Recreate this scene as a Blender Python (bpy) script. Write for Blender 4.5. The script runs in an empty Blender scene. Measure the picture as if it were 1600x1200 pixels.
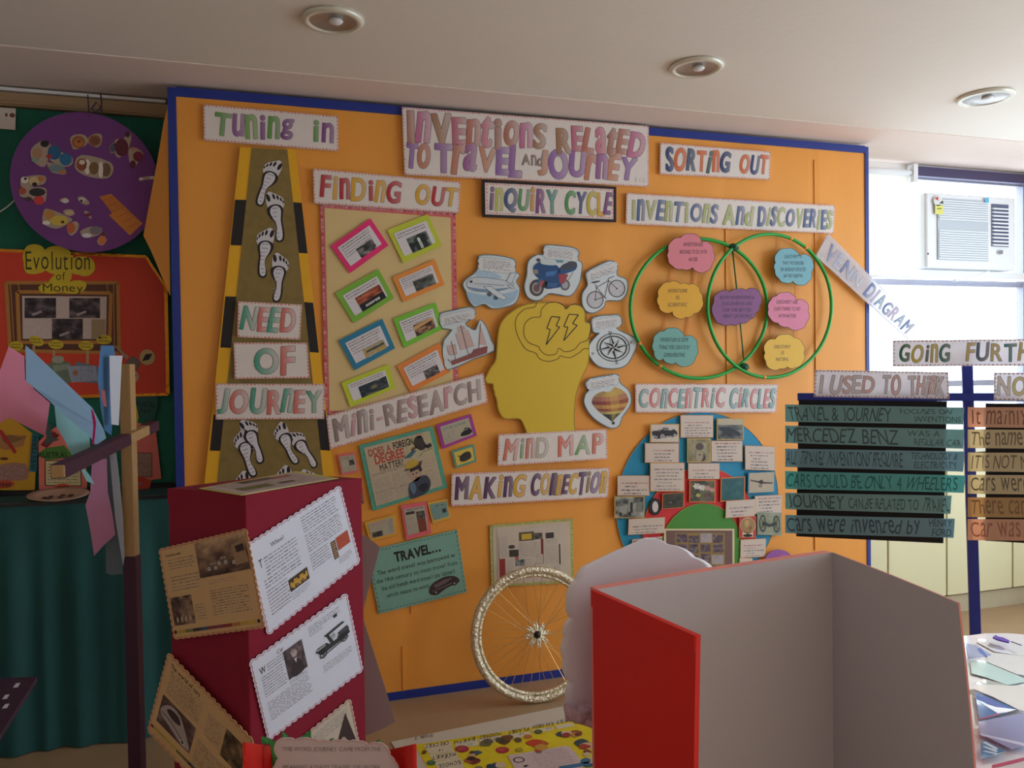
import bpy, bmesh, math, random
from mathutils import Vector, Matrix
R = random.Random(7)
SC = bpy.context.scene
COL = SC.collection

# ------------------------------------------------------------------ camera
CAM = Vector((0.0, -3.49, 1.45)); TH = math.radians(17.6); PI_ = math.radians(1.1); RO = 0.0145; FPX = 1250.0
Fv = Vector((math.sin(TH)*math.cos(PI_), math.cos(TH)*math.cos(PI_), -math.sin(PI_)))
R0 = Vector((math.cos(TH), -math.sin(TH), 0)); U0 = R0.cross(Fv)
Rv = R0*math.cos(RO) - U0*math.sin(RO); Uv = U0*math.cos(RO) + R0*math.sin(RO)
cd = bpy.data.cameras.new('camera'); cam = bpy.data.objects.new('camera', cd); COL.objects.link(cam)
cd.sensor_width = 36; cd.lens = 36*FPX/1600; cd.clip_start = 0.05
m = Matrix((Rv, Uv, -Fv)).transposed().to_4x4(); m.translation = CAM
cam.matrix_world = m
SC.camera = cam
SC.view_settings.view_transform = 'Standard'; SC.view_settings.look = 'None'
SC.view_settings.gamma = 1.0; SC.view_settings.use_curve_mapping = False
SC.view_settings.exposure = -1.36

# ------------------------------------------------------------------ daylight
W = bpy.data.worlds.new('sky'); SC.world = W; W.use_nodes = True
bg = W.node_tree.nodes['Background']; bg.inputs[0].default_value = (0.74, 0.87, 1.0, 1); bg.inputs[1].default_value = 15.0

def area(name, loc, rot, sx, sy, power, color, portal=False):
    l = bpy.data.lights.new(name, 'AREA'); l.shape = 'RECTANGLE'; l.size = sx; l.size_y = sy
    l.energy = power; l.color = color
    if portal: l.cycles.is_portal = True
    o = bpy.data.objects.new(name, l); COL.objects.link(o); o.location = loc; o.rotation_euler = rot
    return o
H = math.pi/2
# windows: one behind the blue stand, two in the right wall
area('window_daylight', (3.85, 0.42, 1.75), (-H, 0, 0), 1.5, 1.5, 0, (1,1,1), True)
area('side_window_daylight', (4.82, -2.2, 1.5), (0, H, 0), 2.0, 3.5, 0, (1,1,1), True)
# low sun coming in through the right hand window, falling on the white table
sl=bpy.data.lights.new('sun','SUN'); sl.energy=10.0; sl.angle=0.03; sl.color=(1.0,0.97,0.93)
so=bpy.data.objects.new('sun',sl); COL.objects.link(so); so.location=(8,1,5)
so.rotation_euler=(-Vector((math.cos(.52)*math.cos(.26),math.cos(.52)*math.sin(.26),math.sin(.52)))).to_track_quat('-Z','Y').to_euler()
# added warm fill light under the ceiling, unseen behind the camera
area('warm_fill', (0.3, -4.6, 2.58), (0, 0, 0), 1.4, 1.0, 30, (1.0, 0.82, 0.66))

# ------------------------------------------------------------------ colour and materials
def lin(c):
    return tuple(((x/255.0)/12.92 if x/255.0 <= 0.04045 else ((x/255.0+0.055)/1.055)**2.4) for x in c)
def mixc(a, b, t): return tuple(a[i]*(1-t)+b[i]*t for i in range(3))
MATS = {}
def mat(name, c, rough=0.7, metal=0.0, ns=12.0, amt=0.12, bump=0.0, bs=60.0, transl=0.0, stretch=None, alpha=1.0, coat=0.0, emit=0.0):
    key = name
    if key in MATS: return MATS[key]
    M = bpy.data.materials.new(name); M.use_nodes = True; nt = M.node_tree; N = nt.nodes; L = nt.links
    b = N['Principled BSDF']; out = N['Material Output']
    b.inputs['Roughness'].default_value = rough; b.inputs['Metallic'].default_value = metal
    if coat: b.inputs['Coat Weight'].default_value = coat
    tc = N.new('ShaderNodeTexCoord'); mp = N.new('ShaderNodeMapping'); L.new(tc.outputs['Object'], mp.inputs[0])
    if stretch: mp.inputs['Scale'].default_value = stretch
    no = N.new('ShaderNodeTexNoise'); no.inputs['Scale'].default_value = ns; no.inputs['Detail'].default_value = 5
    L.new(mp.outputs[0], no.inputs['Vector'])
    mx = N.new('ShaderNodeMixRGB'); c = lin(c)
    mx.inputs[1].default_value = (*[x*(1-amt) for x in c], 1); mx.inputs[2].default_value = (*[min(1, x*(1+amt)) for x in c], 1)
    L.new(no.outputs['Fac'], mx.inputs[0]); L.new(mx.outputs[0], b.inputs['Base Color'])
    if bump:
        n2 = N.new('ShaderNodeTexNoise'); n2.inputs['Scale'].default_value = bs; n2.inputs['Detail'].default_value = 3
        L.new(mp.outputs[0], n2.inputs['Vector'])
        bp = N.new('ShaderNodeBump'); bp.inputs['Strength'].default_value = bump; bp.inputs['Distance'].default_value = 0.01
        L.new(n2.outputs['Fac'], bp.inputs['Height']); L.new(bp.outputs[0], b.inputs['Normal'])
    if transl:
        tr = N.new('ShaderNodeBsdfTranslucent'); L.new(mx.outputs[0], tr.inputs['Color'])
        ms = N.new('ShaderNodeMixShader'); ms.inputs[0].default_value = transl
        L.new(b.outputs[0], ms.inputs[1]); L.new(tr.outputs[0], ms.inputs[2]); L.new(ms.outputs[0], out.inputs[0])
    MATS[key] = M
    return M
def inkmat(name, transl=0.0, rough=0.6):
    M = bpy.data.materials.new(name); M.use_nodes = True; nt = M.node_tree; N = nt.nodes; L = nt.links
    b = N['Principled BSDF']; b.inputs['Roughness'].default_value = rough
    at = N.new('ShaderNodeAttribute'); at.attribute_name = 'Col'
    tc = N.new('ShaderNodeTexCoord'); no = N.new('ShaderNodeTexNoise'); no.inputs['Scale'].default_value = 120; no.inputs['Detail'].default_value = 2
    L.new(tc.outputs['Object'], no.inputs['Vector'])
    mr = N.new('ShaderNodeMapRange'); mr.inputs[3].default_value = 0.86; mr.inputs[4].default_value = 1.12
    L.new(no.outputs['Fac'], mr.inputs[0])
    vm = N.new('ShaderNodeVectorMath'); vm.operation = 'SCALE'; L.new(at.outputs['Color'], vm.inputs[0]); L.new(mr.outputs[0], vm.inputs['Scale'])
    L.new(vm.outputs[0], b.inputs['Base Color'])
    if transl:
        tr = N.new('ShaderNodeBsdfTranslucent'); L.new(vm.outputs[0], tr.inputs['Color'])
        ms = N.new('ShaderNodeMixShader'); ms.inputs[0].default_value = transl
        L.new(b.outputs[0], ms.inputs[1]); L.new(tr.outputs[0], ms.inputs[2]); L.new(ms.outputs[0], N['Material Output'].inputs[0])
    return M
INK = inkmat('ink'); INKT = inkmat('ink_thin', 0.45)

# ------------------------------------------------------------------ unprojection onto real surfaces
def ray(px, py): return Fv*FPX + Rv*(px-800) - Uv*(py-600)
def P(px, py, Z): return CAM + ray(px, py)*(Z/FPX)
class Plane:
    def __init__(s, o, n):
        s.o = Vector(o); s.n = Vector(n).normalized()
        if s.n.dot(CAM-s.o) < 0: s.n = -s.n
    def at(s, px, py, off=0.0):
        d = ray(px, py); q = s.o + s.n*off
        return CAM + d*((q-CAM).dot(s.n)/d.dot(s.n))
BOARD = Plane((0,0,0), (0,-1,0))
def onY(px, py, Y): return Plane((0,Y,0), (0,-1,0)).at(px, py)
def onZ(px, py, Z): return Plane((0,0,Z), (0,0,1)).at(px, py)

# ------------------------------------------------------------------ mesh builder
class MB:
    def __init__(s): s.v=[]; s.f=[]; s.c=[]; s.m=[]; s.col=False
    def add(s, vs, fs, col=None, mi=0):
        b = len(s.v); s.v += [Vector(v) for v in vs]
        for f in fs:
            s.f.append([i+b for i in f]); s.m.append(mi)
            if col is None: s.c.append([(0.8,0.8,0.8)]*len(f))
            elif isinstance(col, list): s.c.append([col[i] for i in f]); s.col = True
            else: s.c.append([col]*len(f)); s.col = True
    def box(s, lo, hi, mi=0, rot=None):
        x0,y0,z0 = lo; x1,y1,z1 = hi
        v = [(x0,y0,z0),(x1,y0,z0),(x1,y1,z0),(x0,y1,z0),(x0,y0,z1),(x1,y0,z1),(x1,y1,z1),(x0,y1,z1)]
        s.add(v, [(0,3,2,1),(4,5,6,7),(0,1,5,4),(1,2,6,5),(2,3,7,6),(3,0,4,7)], mi=mi)
    def hexa(s, a, b, mi=0):   # two quads a (back) b (front)
        n=len(a); s.add(list(a)+list(b), [tuple(range(n-1,-1,-1)), tuple(range(n,2*n))]+[(i,(i+1)%n,(i+1)%n+n,i+n) for i in range(n)], mi=mi)
    def prism(s, pts, n, t, mi=0):     # pts front outline, n towards viewer, t thickness behind
        s.hexa([Vector(p)-n*t for p in pts], [Vector(p) for p in pts], mi)
    def tube(s, pts, r, seg=10, closed=False, mi=0, caps=True):
        pts=[Vector(p) for p in pts]; n=len(pts); rings=[]; up=None
        for i,p in enumerate(pts):
            if closed: t=(pts[(i+1)%n]-pts[i-1])
            else: t=(pts[min(i+1,n-1)]-pts[max(i-1,0)])
            t.normalize()
            if up is None:
                up = Vector((0,0,1)) if abs(t.z)<.9 else Vector((1,0,0))
            a = (up - t*up.dot(t)).normalized(); up = a; b=t.cross(a)
            rr = r[i] if isinstance(r,(list,tuple)) else r
            rings.append([p+(a*math.cos(2*math.pi*k/seg)+b*math.sin(2*math.pi*k/seg))*rr for k in range(seg)])
        v=[q for g in rings for q in g]; f=[]
        for i in range(n if closed else n-1):
            j=(i+1)%n
            for k in range(seg): f.append((i*seg+k, i*seg+(k+1)%seg, j*seg+(k+1)%seg, j*seg+k))
        if not closed and caps: f += [tuple(range(seg-1,-1,-1)), tuple((n-1)*seg+k for k in range(seg))]
        s.add(v,f,mi=mi)
    def lathe(s, prof, c, axis, seg=32, mi=0):  # prof [(r, h)] along axis
        axis=Vector(axis).normalized(); a=axis.orthogonal().normalized(); b=axis.cross(a); c=Vector(c); v=[];f=[]
        for r,h in prof:
            for k in range(seg): v.append(c+axis*h+(a*math.cos(2*math.pi*k/seg)+b*math.sin(2*math.pi*k/seg))*max(r,1e-5))
        for i in range(len(prof)-1):
            for k in range(seg): f.append((i*seg+k,i*seg+(k+1)%seg,(i+1)*seg+(k+1)%seg,(i+1)*seg+k))
        s.add(v,f,mi=mi)
    def grid(s, fn, nu, nv, mi=0, col=None):
        v=[];c=[]
        for j in range(nv+1):
            for i in range(nu+1):
                v.append(fn(i/nu, j/nv))
                if col: c.append(col(i/nu, j/nv))
        s.add(v, [(j*(nu+1)+i, j*(nu+1)+i+1, (j+1)*(nu+1)+i+1, (j+1)*(nu+1)+i) for j in range(nv) for i in range(nu)], c if col else None, mi)
    def build(s, name, mats, parent=None, origin=None, smooth=False, bevel=0.0):
        if not isinstance(mats,(list,tuple)): mats=[mats]
        if parent is not None:
            o=Vector(parent.get('_o', (0,0,0))) if False else ORI[parent.name]
        else:
            if origin is None:
                lo=[min(v[i] for v in s.v) for i in range(3)]; hi=[max(v[i] for v in s.v) for i in range(3)]
                origin=Vector(((lo[0]+hi[0])/2,(lo[1]+hi[1])/2,lo[2]))
            o=Vector(origin)
        me=bpy.data.meshes.new(name); me.from_pydata([tuple(v-o) for v in s.v],[],s.f)
        for M_ in mats: me.materials.append(M_)
        if len(mats)>1: me.polygons.foreach_set('material_index', s.m)
        if s.col:
            at=me.color_attributes.new('Col','FLOAT_COLOR','CORNER'); flat=[]
            for f in s.c:
                for c in f: flat += [c[0],c[1],c[2],1.0]
            at.data.foreach_set('color', flat)
        if smooth: me.polygons.foreach_set('use_smooth',[True]*len(me.polygons))
        me.update()
        ob=bpy.data.objects.new(name,me); COL.objects.link(ob); ORI[ob.name]=o
        if parent is not None: ob.parent=parent
        else: ob.location=o
        if bevel:
            bv=ob.modifiers.new('bevel','BEVEL'); bv.width=bevel; bv.segments=2; bv.limit_method='ANGLE'
        return ob
ORI={}
def tag(o,label,cat,group=None,kind=None):
    if label: o['label']=label
    if cat: o['category']=cat
    if group: o['group']=group
    if kind: o['kind']=kind
    return o
def thing(name,label,cat,loc,group=None):
    e=bpy.data.objects.new(name,None); COL.objects.link(e); e.location=loc; e.empty_display_size=.05
    ORI[e.name]=Vector(loc); return tag(e,label,cat,group)
def struct(mb,name,mt,**k):
    o=mb.build(name,mt,**k); o['kind']='structure'; return o

# ------------------------------------------------------------------ glyphs
_gl={}
def glyph(ch,off=0.0):
    if ch in 'MWmw': off=min(off,0.0)
    k=(ch,off)
    if k in _gl: return _gl[k]
    c=bpy.data.curves.new('g','FONT'); c.body=ch; c.resolution_u=5; c.offset=off; c.fill_mode='FRONT'
    o=bpy.data.objects.new('g',c); COL.objects.link(o)
    dg=bpy.context.evaluated_depsgraph_get(); ev=o.evaluated_get(dg); me=ev.to_mesh()
    vs=[(v.co.x,v.co.y) for v in me.vertices]; fs=[tuple(p.vertices) for p in me.polygons if p.normal.z!=0]
    ev.to_mesh_clear(); bpy.data.objects.remove(o); bpy.data.curves.remove(c)
    if vs: bb=(min(v[0] for v in vs),min(v[1] for v in vs),max(v[0] for v in vs),max(v[1] for v in vs))
    else: bb=(0,0,.3,.7)
    _gl[k]=(vs,fs,bb); return _gl[k]

BLACK=lin((28,24,28)); GREY=lin((95,88,88))
# ------------------------------------------------------------------ drawing on a surface
LAY=0.00035
class Canvas:
    def __init__(s,fn,n): s.fn=fn; s.n=n; s.mb=MB(); s.lay=1
    def pt(s,x,y,l): return s.fn(x,y)+s.n*(l*LAY)
    def up(s): s.lay+=1; return s
    def poly(s,pts,c,l=None):
        l=s.lay if l is None else l
        s.mb.add([s.pt(x,y,l) for x,y in pts],[tuple(range(len(pts)))],c)
    def rect(s,x0,y0,x1,y1,c,l=None): s.poly([(x0,y0),(x1,y0),(x1,y1),(x0,y1)],c,l)
    def ell(s,cx,cy,rx,ry,c,l=None,n=20,rot=0):
        ca,sa=math.cos(rot),math.sin(rot)
        s.poly([(cx+rx*math.cos(t)*ca-ry*math.sin(t)*sa, cy+rx*math.cos(t)*sa+ry*math.sin(t)*ca) for t in [2*math.pi*k/n for k in range(n)]],c,l)
    def ring(s,cx,cy,rx,ry,w,c,l=None,n=28,wy=None):
        l=s.lay if l is None else l; wy=wy or w
        v=[];f=[]
        for k in range(n):
            t=2*math.pi*k/n
            v.append(s.pt(cx+rx*math.cos(t),cy+ry*math.sin(t),l)); v.append(s.pt(cx+(rx-w)*math.cos(t),cy+(ry-wy)*math.sin(t),l))
        for k in range(n):
            j=(k+1)%n; f.append((2*k,2*j,2*j+1,2*k+1))
        s.mb.add(v,f,c)
    def line(s,pts,w,c,l=None,closed=False):   # w in metres
        l=s.lay if l is None else l
        q=[s.pt(x,y,l) for x,y in pts]
        if closed: q.append(q[0])
        v=[];f=[];n=len(q)
        for i,p in enumerate(q):
            if closed: d=(q[1]-q[-2]) if i in(0,n-1) else q[i+1]-q[i-1]
            else: d=q[min(i+1,n-1)]-q[max(i-1,0)]
            if d.length<1e-9: d=Vector((1,0,0))
            d.normalize(); b=s.n.cross(d)*(w/2); v+= [p+b,p-b]
        for i in range(n-1): f.append((2*i,2*i+1,2*i+3,2*i+2))
        s.mb.add(v,f,c)
    def seg(s,pts,w,c,l=None,closed=False):    # sharp corners: one quad a segment
        n=len(pts)
        for i in range(n if closed else n-1): s.line([pts[i],pts[(i+1)%n]],w,c,l)
    def words(s,x0,y0,x1,y1,n,c=GREY,fill=.5,ragged=.25,slope=0.0,wl=.11,l=None,centre=False):
        l=s.lay if l is None else l
        h=(y1-y0)/n; W_=x1-x0
        for i in range(n):
            y=y0+h*i+h*.25; end=x1-(R.random()*ragged*W_ if (i%4==3 or ragged>.3) else R.random()*.05*W_)
            x=x0
            if centre: d=(x1-end)/2; x+=d; end-=0; end=end-d+d*0
            while x<end-.01*W_:
                w=min(W_*wl*R.uniform(.35,1.3),end-x)
                k=R.uniform(.12,.5); hh=h*fill*.78*R.uniform(.75,1.1)
                s.rect(x,y+slope*(x-x0),x+w,y+hh+slope*(x-x0),mixc(c,lin((215,205,200)),k),l)
                x+=w+W_*wl*.22
    def photo(s,x0,y0,x1,y1,pal,nx=14,ny=10,seed=0,l=None,contrast=1.0,grad=None):
        l=s.lay if l is None else l
        rr=random.Random(seed); K=[[rr.random() for _ in range(9)] for _ in range(9)]; K2=[[rr.random() for _ in range(40)] for _ in range(40)]
        def ns(T,u,v,m):
            u*=m; v*=m; i,j=int(u),int(v); fu,fv=u-i,v-j; fu=fu*fu*(3-2*fu); fv=fv*fv*(3-2*fv); q=len(T)
            g=lambda a,b:T[a%q][b%q]
            return (g(i,j)*(1-fu)+g(i+1,j)*fu)*(1-fv)+(g(i,j+1)*(1-fu)+g(i+1,j+1)*fu)*fv
        def colr(u,v):
            t=.55*ns(K,u,v,4)+.3*ns(K,u+.3,v+.1,8)+.25*ns(K2,u,v,20)
            if grad: t=t*.6+.45*grad(u,v)
            t=(t-.55)*1.7*contrast+.5; t=max(0,min(.999,t))*(len(pal)-1); i=int(t)
            return mixc(pal[i],pal[i+1],t-i)
        nx,ny=int(nx*1.6),int(ny*1.6)
        s.mb.grid(lambda u,v:s.pt(x0+(x1-x0)*u,y0+(y1-y0)*v,l),nx,ny,col=colr)
    def glyph(s,ch,x0,y0,x1,y1,c,off=0.0,rot=0.0,shear=0.0,l=None,c2=None,full=True,asp=1.0):
        """draw ch into the box (y grows downwards); c2 = colour at the right side"""
        l=s.lay if l is None else l
        vs,fs,bb=glyph(ch,off)
        if not vs: return
        b0=glyph(ch,0.0)[2]
        bw=max(b0[2]-b0[0],.26); sx=(x1-x0)/bw; ox=b0[0]-(bw-(b0[2]-b0[0]))/2
        if full: sy=(y1-y0)/max(b0[3]-b0[1],.08); oy=b0[1]
        else: sy=(y1-y0)/.72; oy=0.0
        cx,cy=(x0+x1)/2,(y0+y1)/2; ca,sa=math.cos(rot),math.sin(rot)
        out=[];cols=[]
        for a,b in vs:
            x=x0+(a-ox)*sx; y=y1-(b-oy)*sy
            x+= -(y-cy)*shear*asp
            dx,dy=(x-cx)/asp,(y-cy)
            out.append((cx+(dx*ca-dy*sa)*asp, cy+dx*sa+dy*ca))
            t=(x-x0)/(x1-x0)
            cols.append(c if c2 is None else mixc(c,c2,max(0,min(1,t*1.1-.05))))
        s.mb.add([s.pt(x,y,l) for x,y in out],fs,cols)
    def fatglyph(s,ch,x0,y0,x1,y1,c,c2,line,fat,ow,rot,shear,l,asp):
        vs,fs,b0=glyph(ch,0.0)
        if not vs: return
        bw=max(b0[2]-b0[0],.26); sx=(x1-x0)/bw; ox=b0[0]-(bw-(b0[2]-b0[0]))/2; sy=(y1-y0)/max(b0[3]-b0[1],.08); oy=b0[1]
        sx*=.93; x0+=(x1-x0)*.035
        cx,cy=(x0+x1)/2,(y0+y1)/2; ca,sa=math.cos(rot),math.sin(rot); W=[];C=[]
        for a,b in vs:
            x=x0+(a-ox)*sx; y=y1-(b-oy)*sy; x+=-(y-cy)*shear*asp
            dx,dy=(x-cx)/asp,y-cy; X=cx+(dx*ca-dy*sa)*asp; Y=cy+dx*sa+dy*ca
            W.append(s.pt(X,Y,0)); C.append(mixc(c,c2,max(0,min(1,(x-x0)/(x1-x0)))))
        H_=(s.pt(cx,y1,0)-s.pt(cx,y0,0)).length/.72
        cnt={}
        for f in fs:
            for i in range(len(f)):
                e=tuple(sorted((f[i],f[(i+1)%len(f)]))); cnt[e]=cnt.get(e,0)+1
        E=[e for e,k in cnt.items() if k==1]; n=s.n; rr=R.random
        def strokes(w,lay,cols):
            for i,j in E:
                p,q=W[i],W[j]; d=q-p
                if d.length<1e-6: continue
                d.normalize(); t=n.cross(d)*w; e=d*w*.7; h=n*((lay+rr()*.5)*LAY)
                s.mb.add([p-e-t+h,q+e-t+h,q+e+t+h,p-e+t+h],[(0,1,2,3)],cols if not isinstance(cols,list) else [cols[i],cols[j],cols[j],cols[i]])
        strokes((fat+ow)*H_,l,line)
        strokes(fat*H_,l+.8,C)
        s.mb.add([w+n*((l+1.6)*LAY) for w in W],fs,C)
    def text(s,st,x0,y0,x1,y1,c,off=0.0,jit=0.0,shear=0.0,l=None,asp=1.0,natural=True):
        adv=[(.32 if ch==' ' else max(.26,glyph(ch)[2][2]-glyph(ch)[2][0])+.10) for ch in st]
        T=sum(adv); k=(x1-x0)/T; x=x0
        for ch,a in zip(st,adv):
            if ch!=' ':
                dy=(y1-y0)*R.uniform(-jit,jit)
                s.glyph(ch,x,y0+dy,x+(a-.10)*k,y1+dy,c,off=off,rot=R.uniform(-jit,jit),shear=shear,l=l,full=not natural,asp=asp)
            x+=a*k
    def bubble(s,st,x0,y0,x1,y1,cols,line=BLACK,fat=.035,ow=.016,white=lin((225,215,210)),asp=1.0,jit=.06,two=.75,lean=.08,wv=.0):
        """fat hand drawn letters with a dark outline"""
        adv=[(.30 if ch==' ' else max(.27,glyph(ch)[2][2]-glyph(ch)[2][0])+.09) for ch in st]
        T=sum(adv); k=(x1-x0)/T; x=x0; n=0
        for ch,a in zip(st,adv):
            if ch!=' ':
                h=y1-y0; top=y0+h*R.uniform(0,jit*1.6); bot=y1-h*R.uniform(0,jit*1.6)
                if ch in '.-': top=y0+h*(.75 if ch=='.' else .5); bot=y0+h*(.9 if ch=='.' else .62)
                rot=R.uniform(-jit,jit); sh=lean+R.uniform(-jit,jit)
                c=cols[n%len(cols)]; n+=1
                xx0,xx1=x+a*k*.07,x+a*k*.93
                fat_=fat*.55
                l=s.lay+2.2*(n%2)
                s.fatglyph(ch,xx0,top,xx1,bot,c,mixc(c,white,two),line,fat_,ow*.8,rot,sh,l,asp)
            x+=a*k
    def zig(s,w,n1,n2,c,l=None,u=(0,0,1,1),wy=None):
        """scalloped trim of small triangles round the unit square"""
        x0,y0,x1,y1=u; wy=wy or w
        for i in range(n1):
            a=x0+(x1-x0)*i/n1; b=x0+(x1-x0)*(i+1)/n1
            cc=mixc(c,lin((235,225,220)),R.uniform(0,.5))
            s.poly([(a,y0+wy*.15),(b,y0+wy*.15),((a+b)/2,y0+wy)],cc,l); s.poly([(a,y1-wy*.15),((a+b)/2,y1-wy),(b,y1-wy*.15)],cc,l)
        for i in range(n2):
            a=y0+(y1-y0)*i/n2; b=y0+(y1-y0)*(i+1)/n2
            cc=mixc(c,lin((235,225,220)),R.uniform(0,.5))
            s.poly([(x0+w*.15,a),(x0+w,(a+b)/2),(x0+w*.15,b)],cc,l); s.poly([(x1-w*.15,a),(x1-w*.15,b),(x1-w,(a+b)/2)],cc,l)

def smooth(pts,k=4,closed=True):
    n=len(pts); out=[]
    for i in range(n if closed else n-1):
        p0,p1,p2,p3=[pts[(i+d)%n] if closed else pts[max(0,min(n-1,i+d))] for d in(-1,0,1,2)]
        for j in range(k):
            t=j/k
            out.append(tuple(.5*((2*p1[a])+(-p0[a]+p2[a])*t+(2*p0[a]-5*p1[a]+4*p2[a]-p3[a])*t*t+(-p0[a]+3*p1[a]-3*p2[a]+p3[a])*t**3) for a in(0,1)))
    if not closed: out.append(pts[-1])
    return out
class NewPart:
    def __init__(s,sh,name,lay=1): s.sh=sh; s.name=name; s.lay=lay
    def bubble(s,*a,**k):
        c=s.sh.uv(s.name); c.lay=s.lay; c.bubble(*a,**k)
def bumps(pts,bulge=.28,k=5):
    n=len(pts); A=sum(pts[i][0]*pts[(i+1)%n][1]-pts[(i+1)%n][0]*pts[i][1] for i in range(n)); sg=1 if A>0 else -1; out=[]
    for i in range(n):
        a,b=pts[i],pts[(i+1)%n]; dx,dy=b[0]-a[0],b[1]-a[1]
        for j in range(k):
            t=j/k; h=(bulge[i] if isinstance(bulge,list) else bulge)*4*t*(1-t)*sg
            out.append((a[0]+dx*t+dy*h,a[1]+dy*t-dx*h))
    return out
def wavy(q,nx,ny,amp,k=4):
    pts=[]
    for e,(a,b) in enumerate(zip(q,q[1:]+q[:1])):
        n=nx if e%2==0 else ny
        for i in range(n): pts.append((a[0]+(b[0]-a[0])*i/n,a[1]+(b[1]-a[1])*i/n))
    return bumps(pts,amp,k)
def crop(sc,ox,oy,pts): return [(ox+x/sc,oy+y/sc) for x,y in pts]
def grow(pts,d):
    n=len(pts); A=sum(pts[i][0]*pts[(i+1)%n][1]-pts[(i+1)%n][0]*pts[i][1] for i in range(n)); sg=1 if A>0 else -1; out=[]
    for i in range(n):
        a,b=pts[i-1],pts[(i+1)%n]; dx,dy=b[0]-a[0],b[1]-a[1]; L_=math.hypot(dx,dy) or 1
        out.append((pts[i][0]+sg*dy/L_*d,pts[i][1]-sg*dx/L_*d))
    return out

class Sheet:
    """a flat cut piece fixed to a plane: body plus printed or drawn parts"""
    def __init__(s,name,label,cat,plane,off,quad,mt,t=.002,group=None,outline=None,body='paper'):
        s.pl=plane; s.off=off; s.n=plane.n; s.q=[plane.at(x,y,off) for x,y in quad]
        out=outline or quad; pts=[plane.at(x,y,off) for x,y in out]
        c=sum(pts,Vector())/len(pts); s.root=thing(name,label,cat,c-s.n*t,group)
        mb=MB(); mb.prism(pts,s.n,t); s.body=mb.build(body,mt,s.root); s.cv=[]
        s.w=((s.q[1]-s.q[0]).length+(s.q[2]-s.q[3]).length)/2; s.h=((s.q[3]-s.q[0]).length+(s.q[2]-s.q[1]).length)/2
        s.asp=s.h/s.w
    def uv(s,part='print',ink=None):
        q=s.q
        c=Canvas(lambda x,y:(q[0]*(1-x)+q[1]*x)*(1-y)+(q[3]*(1-x)+q[2]*x)*y,s.n); s.cv.append((part,c,ink or INK)); return c
    def px(s,part='print',ink=None,f=None):
        g=f or (lambda x,y:(x,y))
        c=Canvas(lambda x,y:s.pl.at(*g(x,y),s.off),s.n); s.cv.append((part,c,ink or INK)); return c
    def sub(s,part,quad,mt,t=.0012,outline=None,lift=.0012):
        pts=[s.pl.at(x,y,s.off+lift) for x,y in (outline or quad)]
        mb=MB(); mb.prism(pts,s.n,t); return mb.build(part,mt,s.root)
    def done(s):
        for p,c,i in s.cv:
            if c.mb.f: c.mb.build(p,i,s.root)
        return s.root
# ------------------------------------------------------------------ room shell
XL,XR,YB,YF,ZC=-2.2,4.70,0.30,-6.0,2.62
M_wall=mat('wall_paint',(238,232,226),.85,ns=3,amt=.05,bump=.1,bs=40)
M_ceil=mat('ceiling_paint',(232,224,212),.9,ns=2,amt=.04,bump=.08,bs=30)
M_soff=mat('soffit_orange_bounce',(230,212,200),.9,ns=2,amt=.04)  # pinker than the ceiling: orange bounce off the board put into the colour
M_floor=mat('floor_vinyl',(168,138,104),.5,ns=6,amt=.10,bump=.05,bs=200)
M_white=mat('white_paint',(235,236,236),.45,ns=5,amt=.03)
M_frame=mat('window_frame_grey',(150,150,165),.5,ns=5,amt=.05)
M_dark=mat('dark_rail',(70,60,95),.6,ns=5,amt=.05)
b=MB(); b.box((XL,YF,-.1),(XR,YB,0)); struct(b,'floor',M_floor)
b=MB(); b.box((XL,YF,ZC),(XR,YB,ZC+.1)); struct(b,'ceiling',M_ceil)
WX0,WX1,WZ0,WZ1=3.10,4.62,1.00,2.575
b=MB(); b.box((XL,YB,0),(WX0,YB+.1,ZC)); b.box((WX1,YB,0),(XR,YB+.1,ZC)); b.box((WX0,YB,0),(WX1,YB+.1,WZ0)); b.box((WX0,YB,WZ1),(WX1,YB+.1,ZC)); struct(b,'wall_back',M_wall)
b=MB(); b.box((XL-.1,YF,0),(XL,YB,ZC)); struct(b,'wall_left',M_wall)
b=MB(); b.box((XL,YF-.1,0),(XR,YF,ZC)); struct(b,'wall_rear',M_wall)
SY0,SY1,SZ0,SZ1=-3.95,-.42,.45,2.52
b=MB(); b.box((XR,YF,0),(XR+.1,SY0,ZC)); b.box((XR,SY1,0),(XR+.1,YB+.1,ZC)); b.box((XR,SY0,0),(XR+.1,SY1,SZ0)); b.box((XR,SY0,SZ1),(XR+.1,SY1,ZC)); struct(b,'wall_right',M_wall)
b=MB(); b.box((XL,-.235,ZC-.004),(XR,YB,ZC)); struct(b,'trim_1',M_soff)
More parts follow.
